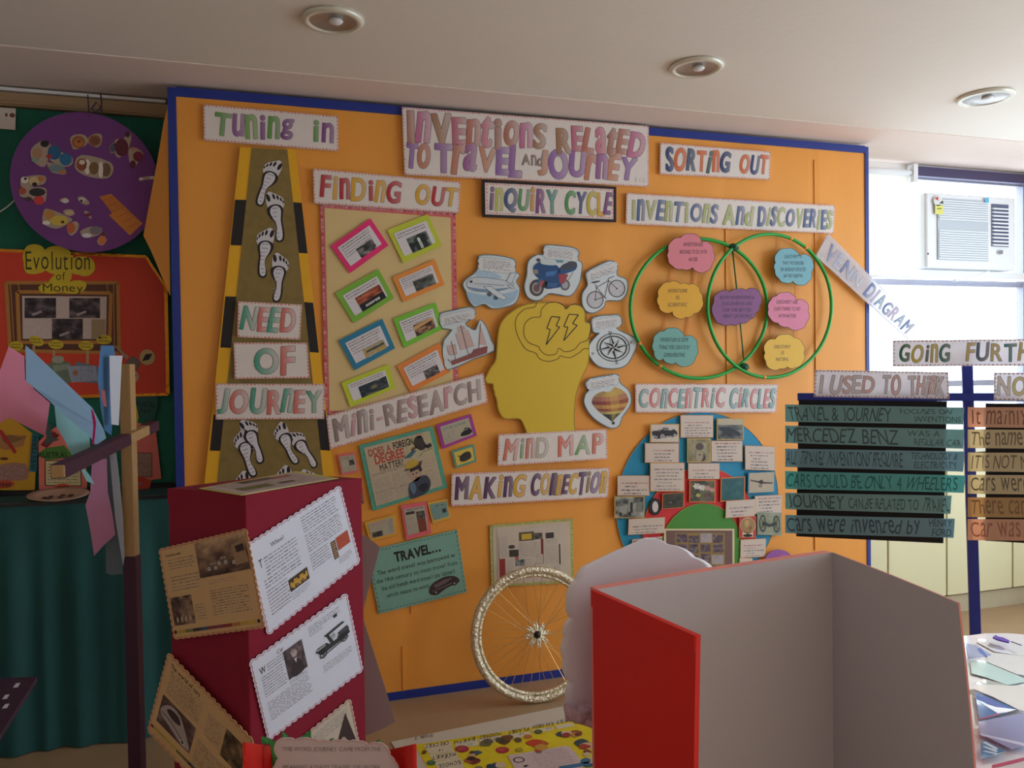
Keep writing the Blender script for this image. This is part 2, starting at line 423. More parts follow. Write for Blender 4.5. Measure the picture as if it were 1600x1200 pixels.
# glass that lets daylight through
M_glass=bpy.data.materials.new('window_glass'); M_glass.use_nodes=True; nt=M_glass.node_tree
for n in list(nt.nodes): nt.nodes.remove(n)
o_=nt.nodes.new('ShaderNodeOutputMaterial'); tr=nt.nodes.new('ShaderNodeBsdfTransparent'); gl=nt.nodes.new('ShaderNodeBsdfGlossy'); ms=nt.nodes.new('ShaderNodeMixShader'); fr=nt.nodes.new('ShaderNodeFresnel')
gl.inputs['Roughness'].default_value=.03; fr.inputs[0].default_value=1.3
ms.inputs[0].default_value=.05; nt.nodes.remove(fr); nt.links.new(tr.outputs[0],ms.inputs[1]); nt.links.new(gl.outputs[0],ms.inputs[2]); nt.links.new(ms.outputs[0],o_.inputs[0])
def window(name,x0,x1,z0,z1,y,bars,side=False):
    f=lambda a,bb,c: (a,bb,c) if not side else (y+(bb-y),a,c)
    b=MB(); w=.035
    def bx(a0,a1,c0,c1,d0=-.02,d1=.03):
        if side: b.box((y+d0,a0,c0),(y+d1,a1,c1))
        else: b.box((a0,y+d0,c0),(a1,y+d1,c1))
    bx(x0,x0+w,z0,z1); bx(x1-w,x1,z0,z1); bx(x0+w,x1-w,z0,z0+w); bx(x0+w,x1-w,z1-w,z1)
    for k,v in bars:
        if k=='v': bx(v-w/2,v+w/2,z0+w,z1-w,-.015,.025)
        else: bx(x0+w,x1-w,v-w/2,v+w/2,-.012,.022)
    fr_=struct(b,name,M_frame)
    g=MB()
    if side: g.box((y+.002,x0+w,z0+w),(y+.006,x1-w,z1-w))
    else: g.box((x0+w,y+.002,z0+w),(x1-w,y+.006,z1-w))
    g.build('window_pane',M_glass,fr_)
    return fr_
window('window_1',WX0,WX1,WZ0,WZ1,YB+.05,[('h',1.32),('h',1.93)])
window('window_2',SY0,SY1,SZ0,SZ1,XR+.05,[('v',-1.5),('v',-2.8)],side=True)
b=MB(); b.box((WX0-.03,YB-.06,WZ0-.025),(WX1+.03,YB+.02,WZ0)); struct(b,'trim_2',M_white)
b=MB(); b.box((WX0+.60,YB-.03,2.545),(WX1+.05,YB-.002,2.60)); struct(b,'trim_3',M_dark)
# roller blind
t=thing('roller_blind','cream roller blind pulled halfway down the left of the window','blind',(3.4,YB-.03,1.93))
M_bl=mat('blind_cloth',(245,243,234),.8,ns=30,amt=.03,transl=.35)
b=MB(); b.box((3.15,YB-.024,1.955),(3.645,YB-.022,2.54)); b.build('blind_cloth',M_bl,t)
b=MB(); b.tube([(3.12,YB-.03,2.555),(3.655,YB-.03,2.555)],.018,14); b.build('roller_tube',M_white,t,smooth=True)
b=MB(); b.tube([(3.15,YB-.024,1.95),(3.645,YB-.024,1.95)],.008,10); b.build('hem_bar',M_white,t,smooth=True)
b=MB(); b.box((3.65,YB-.055,2.50),(3.68,YB-.005,2.605)); b.build('bracket',M_white,t)
# window AC unit
t=thing('air_conditioner','white window air conditioner with ribbed grille and side louvres','air conditioner',(4.07,.17,1.995)); T_ac=t
M_ac=mat('ac_plastic',(236,238,240),.4,ns=6,amt=.02); M_acg=mat('ac_grille',(190,198,205),.5,ns=6,amt=.03); M_acd=mat('ac_shadow',(92,98,125),.6)
ay=.19; ax0,ax1,az0,az1=onY(1447,350,ay).x,onY(1588,350,ay).x,1.995,onY(1447,300,ay).z; gx0,gx1,gv0,gv1=[onY(q,350,ay).x for q in (1465,1542,1549,1575)]
b=MB(); b.box((ax0,ay,az0),(ax1,YB+.04,az1)); b.build('body',M_ac,t,bevel=.012)
b=MB(); b.box((gx0-.005,ay-.006,az0+.05),(gx1+.005,ay+.004,az1-.03)); b.build('grille_panel',M_acg,t)
for i in range(26):
    z=az0+.055+i*(az1-az0-.09)/26
    if 13<=i<=16: continue
    b=MB(); b.box((gx0,ay-.012,z),(gx1,ay-.004,z+.006)); b.build('grille_rib',M_ac,t)
b=MB(); b.box((gv0,ay-.004,az0+.14),(gv1,ay+.004,az1-.045)); b.build('vent_opening',M_acd,t)
for i in range(11):
    z=az0+.145+i*(az1-az0-.2)/11
    b=MB(); b.hexa([(gv0,ay-.002,z),(gv1,ay-.002,z),(gv1,ay-.002,z+.010),(gv0,ay-.002,z+.010)],[(gv0,ay-.016,z-.003),(gv1,ay-.016,z-.003),(gv1,ay-.016,z+.006),(gv0,ay-.016,z+.006)]); b.build('louvre',M_ac,t)
ACP=Plane((0,ay-.0125,0),(0,-1,0))
c=Canvas(lambda x,y:ACP.at(x,y),ACP.n)
c.ell(1466,314,7,8,lin((225,225,220)),1); c.poly([(1460,310),(1466,307),(1466,314)],lin((200,60,50)),2); c.poly([(1467,318),(1473,313),(1474,318)],lin((60,60,60)),2)
c.rect(1461,320,1474,335,lin((226,222,120)),1); c.rect(1464,325,1471,327,lin((120,140,70)),2)
c.rect(1539,309,1545,317,lin((90,190,225)),1); c.ell(1450,396.5,1.5,1.5,BLACK,1); c.rect(1561,391,1567,397,lin((130,130,135)),1)
c.mb.build('energy_stickers',INK,t)
cab_=1
b=MB(); b.box((ax0+.0,ay+.02,1.945),(WX1,YB-.002,1.985)); o=b.build('air_conditioner_shelf',M_white); tag(o,'white ledge carrying the air conditioner across the window','shelf')
b=MB(); b.tube([tuple(onY(px,py,.10)) for px,py in smooth([(1490,438),(1510,436),(1530,430),(1545,424)],4,False)],.006,8); b.build('power_cable',M_white,T_ac,smooth=True)
# cream cabinets under the window
M_cab=mat('cabinet_laminate',(226,220,178),.55,ns=4,amt=.05,stretch=(1,1,.15)); M_gap=mat('cabinet_gap',(40,36,34),.8)
t=thing('wall_cabinet','cream laminate low cabinet run under the window','cabinet',(4.0,YB-.1,0))
b=MB(); b.box((3.0,YB-.16,.10),(XR-.02,YB-.005,.93)); b.build('carcass',M_gap,t)
b=MB(); b.box((2.98,YB-.20,.93),(XR-.01,YB-.005,.965)); b.build('worktop',mat('cabinet_top',(215,212,190),.5),t)
b=MB(); b.box((3.0,YB-.165,0),(XR-.02,YB-.005,.10)); b.build('plinth',mat('cabinet_plinth',(190,180,150),.6),t)
dx=[3.0,3.33,3.745,4.24,4.67]
for i in range(4):
    b=MB(); b.box((dx[i]+.006,YB-.185,.11),(dx[i+1]-.006,YB-.161,.92)); d=b.build('door',M_cab,t,bevel=.003)
    b=MB(); 
    if i%2: b.box((dx[i]+.03,YB-.200,.80),(dx[i]+.045,YB-.185,.88)); b.build('handle',M_gap,d)
# ceiling downlights
M_ring=mat('lamp_ring',(225,222,205),.35,metal=.2); M_refl=mat('lamp_reflector',(170,165,160),.3,metal=.8,bump=.1)
for (px,py,r,lb) in ((520,29,.098,'recessed ceiling downlight left, above the footprint path'),(1088,103,.102,'recessed ceiling downlight above the big central title sign'),(1540,150,.112,'recessed ceiling downlight nearest the window')):
    p=onZ(px,py,ZC); t=thing('ceiling_downlight',lb,'ceiling light',(p.x,p.y,ZC-.02),'unlit recessed ceiling downlights')
    b=MB(); b.lathe([(r,0),(r+.004,-.006),(r-.004,-.014),(r-.018,-.015),(r-.022,-.008),(r-.03,-.001)],(p.x,p.y,ZC-.0005),(0,0,1),40); b.build('trim_ring',M_ring,t,smooth=True)
    b=MB(); b.lathe([(r-.022,-.010),(r-.045,-.004),(r-.06,-.002),(.0,-.002)],(p.x,p.y,ZC-.0005),(0,0,1),32); b.build('reflector',M_refl,t,smooth=True)
    b=MB(); b.lathe([(0,-.016),(.018,-.014),(.024,-.008),(.02,-.002)],(p.x+.01,p.y,ZC-.0005),(0,0,1),20); b.build('bulb',M_white,t,smooth=True)

# ------------------------------------------------------------------ the orange display board
bx0=BOARD.at(263,137).x; bx1=BOARD.at(1355.5,230).x; bz=2.598
M_or=mat('orange_chart_paper',(240,160,62),.55,ns=2.2,amt=.13,bump=.28,bs=5,stretch=(1.5,1,.5))
M_blue=mat('blue_tape',(28,52,140),.45,ns=20,amt=.15)
t=thing('display_board','large orange paper covered display board edged with blue tape','display board',((bx0+bx1)/2,.02,0))
T_board=t
b=MB(); b.box((bx0+.004,.006,0.0),(bx1-.004,.045,bz-.004)); b.build('board_core',mat('board_core',(150,110,70),.8),t)
seams=[BOARD.at(x,500).x for x in (628,1133,1272)]
hseam=BOARD.at(800,750).z
def cover(u,v):
    x=bx0+(bx1-bx0)*u; z=bz*v
    d=.0012*(math.sin(x*9+z*2.1)+math.sin(x*21-z*1.3)*.5+math.sin(z*7+x*3)*.4+1.9)
    for s_ in seams: d+=.003*math.exp(-((x-s_)/.012)**2)
    return Vector((x,min(.0058,d),z))
b=MB(); b.grid(cover,150,60); b.build('paper_cover',M_or,t,smooth=True)
# folded overlaps where two sheets of chart paper meet
for px,y0,y1 in ((1133,330,600),(1272,250,640),(1272,700,860),(628,1010,1095),(640,850,960)):
    a,c_=BOARD.at(px,y0),BOARD.at(px,y1)
    b=MB(); b.box((a.x,-.0022,c_.z),(a.x+.006,.004,a.z)); b.build('paper_fold',M_or,t)
def tape(x0,z0,x1,z1,f=-.0025):
    b=MB(); b.box((x0,f,z0),(x1,.006,z1)); b.build('blue_tape_edge',M_blue,t)
tape(bx0-.004,0,bx0+.028,bz); tape(bx1-.018,0,bx1+.004,bz); tape(bx0+.028,bz-.034,bx1-.018,bz+.004); tape(bx0+.028,.0,1.45,.036); tape(1.45,.004,bx1-.018,.042,-.0035)
# loose orange paper curling off the left edge
pl=Plane((0,.06,0),(0,-1,0))
b=MB(); q=[(262,165),(264,300),(266,462),(259,447),(247,418),(236,392),(224,368),(233,320),(246,250),(256,190)]
pts=[onY(x,y,.03+ (264-x)*.0016) for x,y in q]; b.prism(pts,Vector((0,-1,0)),.002)
o=b.build('orange_paper_flap',M_or); tag(o,'loose orange paper flap curling off the board\'s left edge','paper')

# ------------------------------------------------------------------ signs on the board
PAP=mat('white_chart_paper',(232,222,214),.75,ns=40,amt=.04); 
PINKL=lin((222,120,112)); WHT=lin((232,222,214))
def sign(name,label,quad,off=.012,t=.006,zc=PINKL,zw=.022,pl=BOARD,mt=None,n1=46):
    s=Sheet(name,label,'sign',pl,off,quad,mt or PAP,t,body='card')
    c=s.uv('scalloped_border'); ww=.008/s.w; c.zig(ww,max(8,int(s.w/.014)),max(5,int(s.h/.014)),zc,wy=.008/s.h)
    s.L=NewPart(s,'lettering'); s.A=s.asp
    return s
g1,g2,p1,p2=lin((96,160,70)),lin((130,175,95)),lin((130,70,140)),lin((150,95,155))
s=sign('heading_sign','white sign reading Tuning in, top left of the board',[(317.7,163),(528.5,181.7),(529,236),(318.5,219)])
for st,a,bb,y0,y1 in (('Tuning',.07,.66,.17,.84),('in',.79,.97,.18,.80)): s.L.bubble(st,a,y0,bb,y1,[g1,p2,g2,p1,g1,p1] if a<.5 else [g1,p1],line=lin((70,60,80)),two=.35,asp=s.A,ow=.008,fat=.05)
s.done()
s=sign('title_sign','largest white title sign with two rows of pink and brown letters at board top',[(628,167),(1013.7,197),(1013.7,291.7),(632,273)],off=.016)
ca=[lin(x) for x in ((178,110,88),(196,110,150),(165,118,80),(190,105,125),(190,108,88),(205,120,140),(168,110,90))]
cb=[lin(x) for x in ((150,100,165),(195,125,95),(158,95,150),(200,135,100),(150,105,170))]
s.L.bubble('InVEntionS',.01,.06,.56,.52,ca,line=lin((95,75,75)),two=.6,asp=s.A,ow=.012,fat=.075,jit=.10)
s.L.bubble('RELatED',.60,.10,.985,.54,ca[2:]+ca[:2],line=lin((95,75,75)),two=.5,asp=s.A,ow=.012,fat=.075,jit=.10)
s.L.bubble('TO',.01,.50,.10,.90,cb,line=lin((95,75,95)),two=.3,asp=s.A,ow=.012,fat=.075,jit=.1)
s.L.bubble('TraVEL',.115,.48,.46,.94,cb,line=lin((95,75,95)),two=.5,asp=s.A,ow=.012,fat=.075,jit=.1)
s.L.bubble('And',.455,.58,.545,.76,[lin((140,115,110))],line=lin((90,75,75)),two=.3,asp=s.A,ow=.012)
s.L.bubble('JOUrnEY',.525,.50,.945,.93,cb[3:]+cb[:3],line=lin((95,75,95)),two=.4,asp=s.A,ow=.012,fat=.075,jit=.1)
s.L.bubble('...',.935,.55,.99,.97,[WHT],line=lin((90,80,80)),two=.1,asp=s.A,ow=.02)
s.done()
rd,yl=lin((190,30,48)),lin((224,170,40))
s=sign('heading_sign','white sign reading Finding out in red and yellow letters',[(489,263.5),(719.6,284.4),(717.5,333),(490.4,317.7)],off=.014)
s.L.bubble('FinDinG',.045,.16,.59,.84,[rd,yl,rd,yl,rd,yl,rd],line=lin((60,40,40)),two=.30,asp=s.A,ow=.008,fat=.05)
s.L.bubble('OUT',.68,.18,.985,.84,[yl,rd,yl],line=lin((60,40,40)),two=.30,asp=s.A,ow=.008,fat=.06)
s.done()
qc=[(753,280.7),(963,291.7),(963,347),(754,339)]
s=sign('heading_sign','white sign reading Inquiry cycle in a black frame',qc,off=.02,mt=mat('black_card',(38,22,30),.7))
def uvq(q,u0,v0,u1,v1):
    f=lambda x,y:tuple((q[0][i]*(1-x)+q[1][i]*x)*(1-y)+(q[3][i]*(1-x)+q[2][i]*x)*y for i in(0,1))
    return [f(u0,v0),f(u1,v0),f(u1,v1),f(u0,v1)]
def inner(s,q,u,v,mt,part='inner_card',lift=.0014): return s.sub(part,uvq(q,u,v,1-u,1-v),mt,.0012,lift=lift)
inner(s,qc,.022,.075,PAP,lift=.003); s.cv[0][1].mb=MB(); s.cv[0][1].lay=10; s.L.lay=10; s.cv[0][1].zig(.014,44,8,PINKL,l=10,u=(.026,.09,.974,.91),wy=.05)
s.L.lay=10
s.L.bubble('inQUiRY',.045,.16,.55,.84,[lin(x) for x in ((120,70,125),(190,190,90),(50,80,130),(90,150,90),(215,150,50),(130,70,130),(80,150,140))],line=lin((50,50,55)),two=.35,asp=s.A,ow=.008,fat=.05)
s.L.bubble('CYCLE',.60,.16,.965,.84,[lin(x) for x in ((70,150,80),(40,70,120),(200,180,60),(220,170,60),(125,70,125))],line=lin((50,50,55)),two=.3,asp=s.A,ow=.008,fat=.05)
s.done()
nb,oo=lin((30,60,115)),lin((215,105,45))
s=sign('heading_sign','white sign reading Sorting out, navy and orange letters',[(1031.8,223),(1204,237),(1203,280.5),(1031,272)],off=.014)
s.L.bubble('SORTinG',.05,.12,.63,.88,[nb,oo,lin((80,95,120)),oo,lin((60,90,90)),oo,nb],line=lin((40,45,60)),two=.25,asp=s.A,ow=.006,fat=.06)
s.L.bubble('OUT',.71,.14,.98,.86,[oo,nb,oo],line=lin((40,45,60)),two=.3,asp=s.A,ow=.006,fat=.06)
s.done()
yg,bl=lin((170,180,105)),lin((70,95,140))
s=sign('heading_sign','long white sign reading Inventions and discoveries, pale green and blue letters',[(979,301.5),(1304.8,321),(1302.5,365),(978,350)],off=.014)
s.L.bubble('InVEnTiOnS',.02,.18,.42,.86,[yg,bl,yg,bl,yg,bl,yg,bl,yg,bl],line=lin((80,90,95)),two=.45,asp=s.A,ow=.010,fat=.05)
s.L.bubble('And',.44,.20,.59,.86,[yg,bl,yg],line=lin((80,90,95)),two=.45,asp=s.A,ow=.010,fat=.05)
s.L.bubble('DiSCOVERiES',.61,.18,.99,.86,[bl,yg,bl,yg,bl,yg,bl],line=lin((80,90,95)),two=.45,asp=s.A,ow=.010,fat=.05)
s.done()
tg,rs,bk=lin((60,160,130)),lin((215,105,90)),lin((40,36,40))
for lb,st,q,u in (('white sign reading Need on the footprint path','NEED',[(372,470.7),(472,476),(469,530.7),(370.7,526.7)],(.05,.12,.92,.82)),
                ('white sign reading Of on the footprint path','OF',[(365,535.5),(480,535.5),(484,590.7),(366.7,592)],(.24,.12,.82,.90)),
                ('white sign reading Journey across the footprint path','JOURnEY',[(337,599.5),(507.5,600),(506.7,654.7),(337,655.5)],(.03,.15,.98,.85))):
    s=sign('heading_sign',lb,q,off=.03,t=.005,zc=lin((225,100,80)))
    s.L.bubble(st,u[0],u[1],u[2],u[3],[tg,rs],line=bk,two=.8,asp=s.A,ow=.012,fat=.05); s.done()
gm,gp=lin((150,125,120)),lin((205,140,150))
s=sign('heading_sign','tilted white sign reading Mini-research below the photo cards',[(509.5,650),(755.5,583),(762,628.6),(515.6,702)],off=.022)
s.L.bubble('Mini-RESEArCH',.03,.12,.97,.84,[gm,gp,gm],line=bk,two=.65,asp=s.A,ow=.010,fat=.045); s.done()
s=sign('heading_sign','white sign reading Mind map under the yellow head',[(779,679),(948,670.5),(949,717),(777.5,728)],off=.030)
s.L.bubble('MinD',.05,.16,.46,.84,[lin((225,110,85)),lin((110,160,90)),lin((215,120,100)),lin((190,180,160))],line=bk,two=.75,asp=s.A,ow=.010)
s.L.bubble('MAP',.53,.12,.97,.84,[lin((225,110,85)),lin((110,165,95)),lin((220,110,85))],line=bk,two=.7,asp=s.A,ow=.010); s.done()
pu=lin((85,40,95)); 
s=sign('heading_sign','white sign reading Making connection in purple and yellow',[(705.7,740),(952.5,731),(949.4,777),(705,791)],off=.018)
s.L.bubble('MAKinG',.02,.12,.46,.84,[pu,yl,pu,yl,pu,yl],line=lin((45,25,50)),two=.28,asp=s.A,ow=.012,fat=.045)
s.L.bubble('COnnECTiOn',.49,.12,.985,.84,[pu,lin((220,175,90)),pu,yl,pu,yl,pu,lin((150,120,60)),lin((150,130,160)),yl],line=lin((45,25,50)),two=.28,asp=s.A,ow=.012,fat=.045); s.done()
s=sign('heading_sign','white sign reading Concentric circles, pale teal and pink letters',[(992.5,599.5),(1216,600.5),(1212.5,644.5),(993,644.5)],off=.014)
s.L.bubble('COnCEnTRiC',.02,.14,.62,.86,[lin((120,170,170)),lin((215,120,120))],line=bk,two=.6,asp=s.A,ow=.012,fat=.035)
s.L.bubble('CiRCLES',.65,.14,.985,.86,[lin((120,170,170)),lin((215,120,120))],line=bk,two=.6,asp=s.A,ow=.012,fat=.035); s.done()
# Venn sign sticks out past the board's right edge
s=sign('heading_sign','slanted white sign reading Venn diagram, jutting past the board edge',[(1294,365),(1436,508),(1418,530),(1275,400)],off=.03,t=.005,zc=lin((190,185,205)),mt=mat('thin_white_card',(244,242,250),.7,transl=.6))
s.L.bubble('VENN',.05,.2,.43,.84,[lin((110,125,165)),lin((170,175,195))],line=lin((80,85,110)),two=.6,asp=s.A,ow=.010)
s.L.bubble('DIAGRAM',.48,.16,.97,.86,[lin((90,110,160)),lin((190,165,190)),lin((120,150,175))],line=lin((80,85,120)),two=.6,asp=s.A,ow=.010); s.done()

# ------------------------------------------------------------------ footprint path
M_tan=mat('speckled_brown_paper',(138,116,62),.8,ns=26,amt=.28)
s=Sheet('footprint_path_poster','tall tapering brown path poster with white footprints and striped kerbs','poster',BOARD,.018,[(375,230),(462,233),(533,835),(311,835)],mat('yellow_card',(240,178,30),.6,amt=.05),.004,body='yellow_backing')
def lerpx(y,a,b): return a[0]+(b[0]-a[0])*(y-a[1])/(b[1]-a[1])
def lo(y): return lerpx(y,(375.8,230),(322.7,757))
def li(y): return lerpx(y,(393.4,232),(338.7,755))
def ro(y): return lerpx(y,(462,233),(520,741))
def ri(y): return lerpx(y,(449,233),(506.7,755))
mk=mat('black_kerb_card',(34,30,30),.7)
for y0,y1 in ((312,383),(463,543),(648,704)):
    s.sub('black_stripe',[(lo(y0),y0),(li(y0),y0+.5),(li(y1),y1+.5),(lo(y1),y1)],mk,.0012,lift=.0013)
for y0,y1 in ((316,395),(472,550),(640,703)):
    s.sub('black_stripe',[(ri(y0),y0),(ro(y0),y0+1),(ro(y1),y1+1),(ri(y1),y1)],mk,.0012,lift=.0013)
s.sub('path_surface',[(393.4,231),(449,233.5),(515,835),(331,835)],M_tan,.0016,lift=.0018)
FW=lin((222,218,222))
SOLE=[(-.02,-.5),(-.15,-.46),(-.20,-.34),(-.20,-.18),(-.19,0),(-.23,.14),(-.25,.26),(-.16,.35),(.02,.38),(.20,.34),(.27,.24),(.20,.10),(.06,-.03),(.03,-.18),(.10,-.34),(.09,-.46)]
TOES=[(.15,.44,.062,.105),(0.0,.455,.042,.075),(-.10,.425,.036,.062),(-.18,.375,.030,.052),(-.235,.315,.024,.042)]
def footprint(heel,tip,big,words=True):
    c=s.px('footprint'); c.lay=8
    hx,hy=heel; tx,ty=tip; ax,ay=tx-hx,ty-hy; L_=math.hypot(ax,ay); ux,uy=ax/L_,ay/L_; vx,vy=(-uy,ux)  # right of the foot
    def W_(x,y,k=1): x*=big*.56; return (hx+ax*.47+(vx*x+ux*y)*L_*.95, hy+ay*.47+(vy*x+uy*y)*L_*.95)
    sole=smooth([(x,y*.92-.04) for x,y in SOLE],3)
    out=[W_(x*1.2,y*1.02) for x,y in sole]
    white=[W_(x,y) for x,y in smooth([(0,.1),(-.28,.20),(-.38,.32),(-.32,.44),(-.15,.51),(0,.56),(.15,.60),(.30,.52),(.30,.34),(.2,.15)],3)]
    c.poly(white,mixc(FW,lin((150,130,90)),.10),8)
    c.poly(out,BLACK,9); c.poly([W_(x*.80-.01,y*.93-.004) for x,y in sole],FW,10)
    for x,y,a,b_ in TOES:
        cx,cy=W_(x*1.45,y+.03); c.ell(cx,cy,a*L_*.62,b_*L_*.80,BLACK,9,rot=math.atan2(uy,ux)+math.pi/2+ .25*big,n=14)
    if words:
        rr=random.Random(int(hx)); base=[(0,.24),(-.02,.15),(-.06,.06),(-.08,-.02),(-.08,-.1),(-.07,-.2),(-.05,-.3),(-.03,-.38)]
        for x,y in base:
            w=.05+rr.random()*.04+max(0,y)*.25
            for k in range(3):
                a=x-w+k*w*.7; q=[W_((a)*big,y),W_((a+w*.5)*big,y),W_((a+w*.5)*big,y-.018),W_((a)*big,y-.018)]
                c.poly(q,mixc(lin((90,85,110)),FW,rr.random()*.4),11)
for a in (((406,322),(431,252),1),((436,378),(427,302),-1),((411.5,433.5),(416.6,358.6),1),((430,471.5),(438.6,398.6),-1),((398.7,744),(374.7,674.7),1),((406.7,724),(384,657),-1),((465,724),(434.7,664),1),((492,730.7),(457,676),-1),((400,808),(376,740),1),((462,800),(441,731),1),((492,806),(480,735),-1)):
    footprint(*a)
s.done()
# ------------------------------------------------------------------ photo poster with eight framed cards
PLACE=mat('pink_lace_paper',(222,110,110),.7,ns=90,amt=.3)
q=[(500,319),(712,333),(717,640),(508,648)]
s=Sheet('photo_card_poster','cream poster with pink lace trim holding eight tilted picture cards','poster',BOARD,.005,q,PLACE,.003,body='lace_backing')
s.sub('cream_sheet',[(507,325),(704,340),(708.5,642),(515,642)],mat('cream_paper',(226,198,138),.7,ns=8,amt=.05),.001,lift=.0012)
c=s.uv('lace_edging'); c.zig(.026,40,60,lin((190,60,80)),l=2,wy=.016); s.done()
def framed(name,label,q,fc,draw,group,bu=.10,bv=.16,off=.014,pc=(225,220,222),cat='card',t=.003):
    s=Sheet(name,label,cat,BOARD,off,q,mat('card_%d_%d_%d'%fc,fc,.6,ns=20,amt=.06),t,group,body='coloured_mount')
    inner(s,q,bu,bv,mat('print_paper_%d_%d_%d'%pc,pc,.65,ns=30,amt=.03),'printed_slip'); c=s.uv('print'); c.lay=5
    draw(c,s); s.done(); return s
DK=[lin((20,20,22)),lin((60,60,62)),lin((120,120,118)),lin((190,188,180))]
def slip(pal,pos,seed,bold=True,extra=None):
    def d(c,s):
        x0,y0,x1,y1=pos
        c.words(.14,.20,.86,.20+.08*2,2,BLACK,fill=.45,wl=.08)
        c.words(.14,.37,.80 if x0>.3 else .3,.37+.06*4,3,GREY,fill=.4,wl=.08) if y0>.5 or x0>.3 else None
        c.photo(x0,y0,x1,y1,pal,12,9,seed)
        if extra: extra(c)
    return d
G='framed picture cards on the cream poster'
BR=[lin((30,20,20)),lin((90,40,30)),lin((180,90,60)),lin((220,200,190))]
framed('picture_card','hot pink framed card, top left of the cream poster',[(516.5,384.4),(579,341),(607,383.3),(546.7,427)],(240,50,120),slip(DK,(.38,.52,.78,.84),1),G)
framed('picture_card','lime framed card with a dark photo, top right of the cream poster',[(605,359.4),(668.5,334.4),(690.4,383.3),(630,411.5)],(200,210,60),slip([lin((15,22,22)),lin((40,50,48)),lin((150,165,155))],(.30,.42,.80,.86),2,extra=lambda c:(c.ell(.56,.58,.035,.07,lin((225,230,225)),7),c.rect(.53,.64,.60,.84,lin((190,200,190)),7))),G)
framed('picture_card','green framed card with a red and black picture',[(524,458.3),(591.5,420.4),(615.8,465.6),(552.9,505)],(130,190,60),slip([lin((60,25,20)),lin((150,60,40)),lin((210,120,80))],(.28,.40,.86,.66),3,extra=lambda c:(c.rect(.28,.64,.86,.86,lin((25,30,38)),6),c.words(.40,.70,.76,.80,1,lin((220,220,215)),fill=.8,l=7))),G)
framed('picture_card','orange framed card with a grey photo beneath the lime card',[(613.3,433.3),(679,405),(694.6,444.8),(630,472)],(240,150,60),slip([lin((50,52,50)),lin((95,100,95)),lin((150,155,150))],(.36,.44,.84,.84),4),G)
framed('picture_card','blue framed card with a small yellow train picture',[(528.6,532),(597.3,498),(617.4,544),(554,578.7)],(40,130,165),slip([lin((225,220,215)),lin((150,150,120)),lin((210,170,90))],(.34,.58,.84,.86),5,extra=lambda c:(c.rect(.40,.66,.82,.72,lin((70,75,70)),7),c.rect(.36,.74,.80,.78,lin((205,160,70)),7))),G)
framed('picture_card','green framed card with a brown mountain photo, beside the ship cutout',[(614,498),(680.7,472.5),(692.6,513.7),(631.3,544)],(125,200,60),slip([lin((50,30,25)),lin((85,55,45)),lin((205,160,110))],(.36,.44,.84,.84),6,extra=lambda c:c.poly([(.36,.50),(.62,.46),(.84,.44),(.84,.52),(.36,.62)],lin((215,170,110)),7)),G)
framed('picture_card','lime framed card with a dark blue photo, lowest on the left',[(533.3,598),(607,569),(617.9,605.8),(547.4,636)],(200,215,50),slip([lin((20,35,55)),lin((35,60,70)),lin((150,140,100))],(.28,.40,.88,.86),7),G)
framed('picture_card','orange framed card with a portrait, lowest on the right',[(620,572),(687,535.4),(703.5,581),(641.7,613.4)],(240,140,60),slip([lin((30,28,32)),lin((80,75,78)),lin((170,160,155))],(.44,.58,.78,.86),8),G)
# ------------------------------------------------------------------ newspaper cuttings
NEWS=(196,178,148)
TEAL=lin((90,160,135))
q=[(561,696),(676,666),(699.4,762),(582.5,798.5)]
s=Sheet('newspaper_cutting','largest newspaper cutting on teal backing, headline about a foreign degree','newspaper',BOARD,.008,q,mat('teal_lace_paper',(88,165,140),.7,ns=80,amt=.25),.003,body='teal_backing')
inner(s,q,.055,.055,mat('newsprint',NEWS,.8,ns=30,amt=.06),'newspaper')
c=s.uv('headline'); c.lay=6
c.text('DOES A',.10,.10,.40,.20,lin((180,80,60)),off=.02,natural=False); c.text('FOREIGN',.43,.09,.70,.19,BLACK,off=.02,natural=False)
c.text('DEGREE',.16,.21,.56,.34,lin((190,75,55)),off=.025,natural=False); c.text('MATTER?',.20,.36,.52,.46,BLACK,off=.006,natural=False)
c=s.uv('article_print'); c.lay=5; AG=lin((150,135,112))
c.rect(.08,.475,.56,.48,GREY); c.words(.08,.49,.55,.51,1,GREY)
for x0,x1,y0,y1 in ((.08,.30,.55,.74),(.33,.54,.53,.73),(.08,.30,.78,.93),(.33,.54,.77,.92),(.76,.92,.50,.62),(.76,.92,.68,.90),(.58,.74,.46,.50)): c.words(x0,y0,x1,y1,int((y1-y0)/.018),AG,fill=.6,wl=.2,ragged=.05)
c.words(.08,.745,.54,.765,1,GREY,fill=.9); c.words(.76,.47,.92,.485,1,BLACK); c.words(.76,.65,.88,.665,1,BLACK)
c=s.uv('cartoon_drawing'); c.lay=6
c.poly(smooth([(.62,.10),(.70,.07),(.88,.06),(.93,.20),(.94,.38),(.80,.42),(.62,.40),(.54,.36),(.60,.25)]),lin((190,180,140)))
c.up(); c.poly([(.52,.37),(.66,.28),(.72,.30),(.62,.38)],lin((70,110,125))); c.poly(smooth([(.70,.18),(.74,.10),(.82,.10),(.84,.20),(.86,.28),(.78,.32),(.72,.26)]),lin((55,48,45)))
c.poly([(.84,.26),(.92,.24),(.93,.30),(.86,.32)],lin((50,45,45))); c.poly([(.64,.26),(.72,.22),(.73,.26),(.66,.30)],lin((110,85,60))); c.ell(.79,.08,.035,.04,lin((195,150,115)))
c.line([(.73,.40),(.82,.34),(.93,.33)],.002,BLACK)
c.poly([(.49,.55),(.58,.50),(.72,.48),(.76,.47),(.73,.54),(.60,.57)],lin((90,70,50)),7)
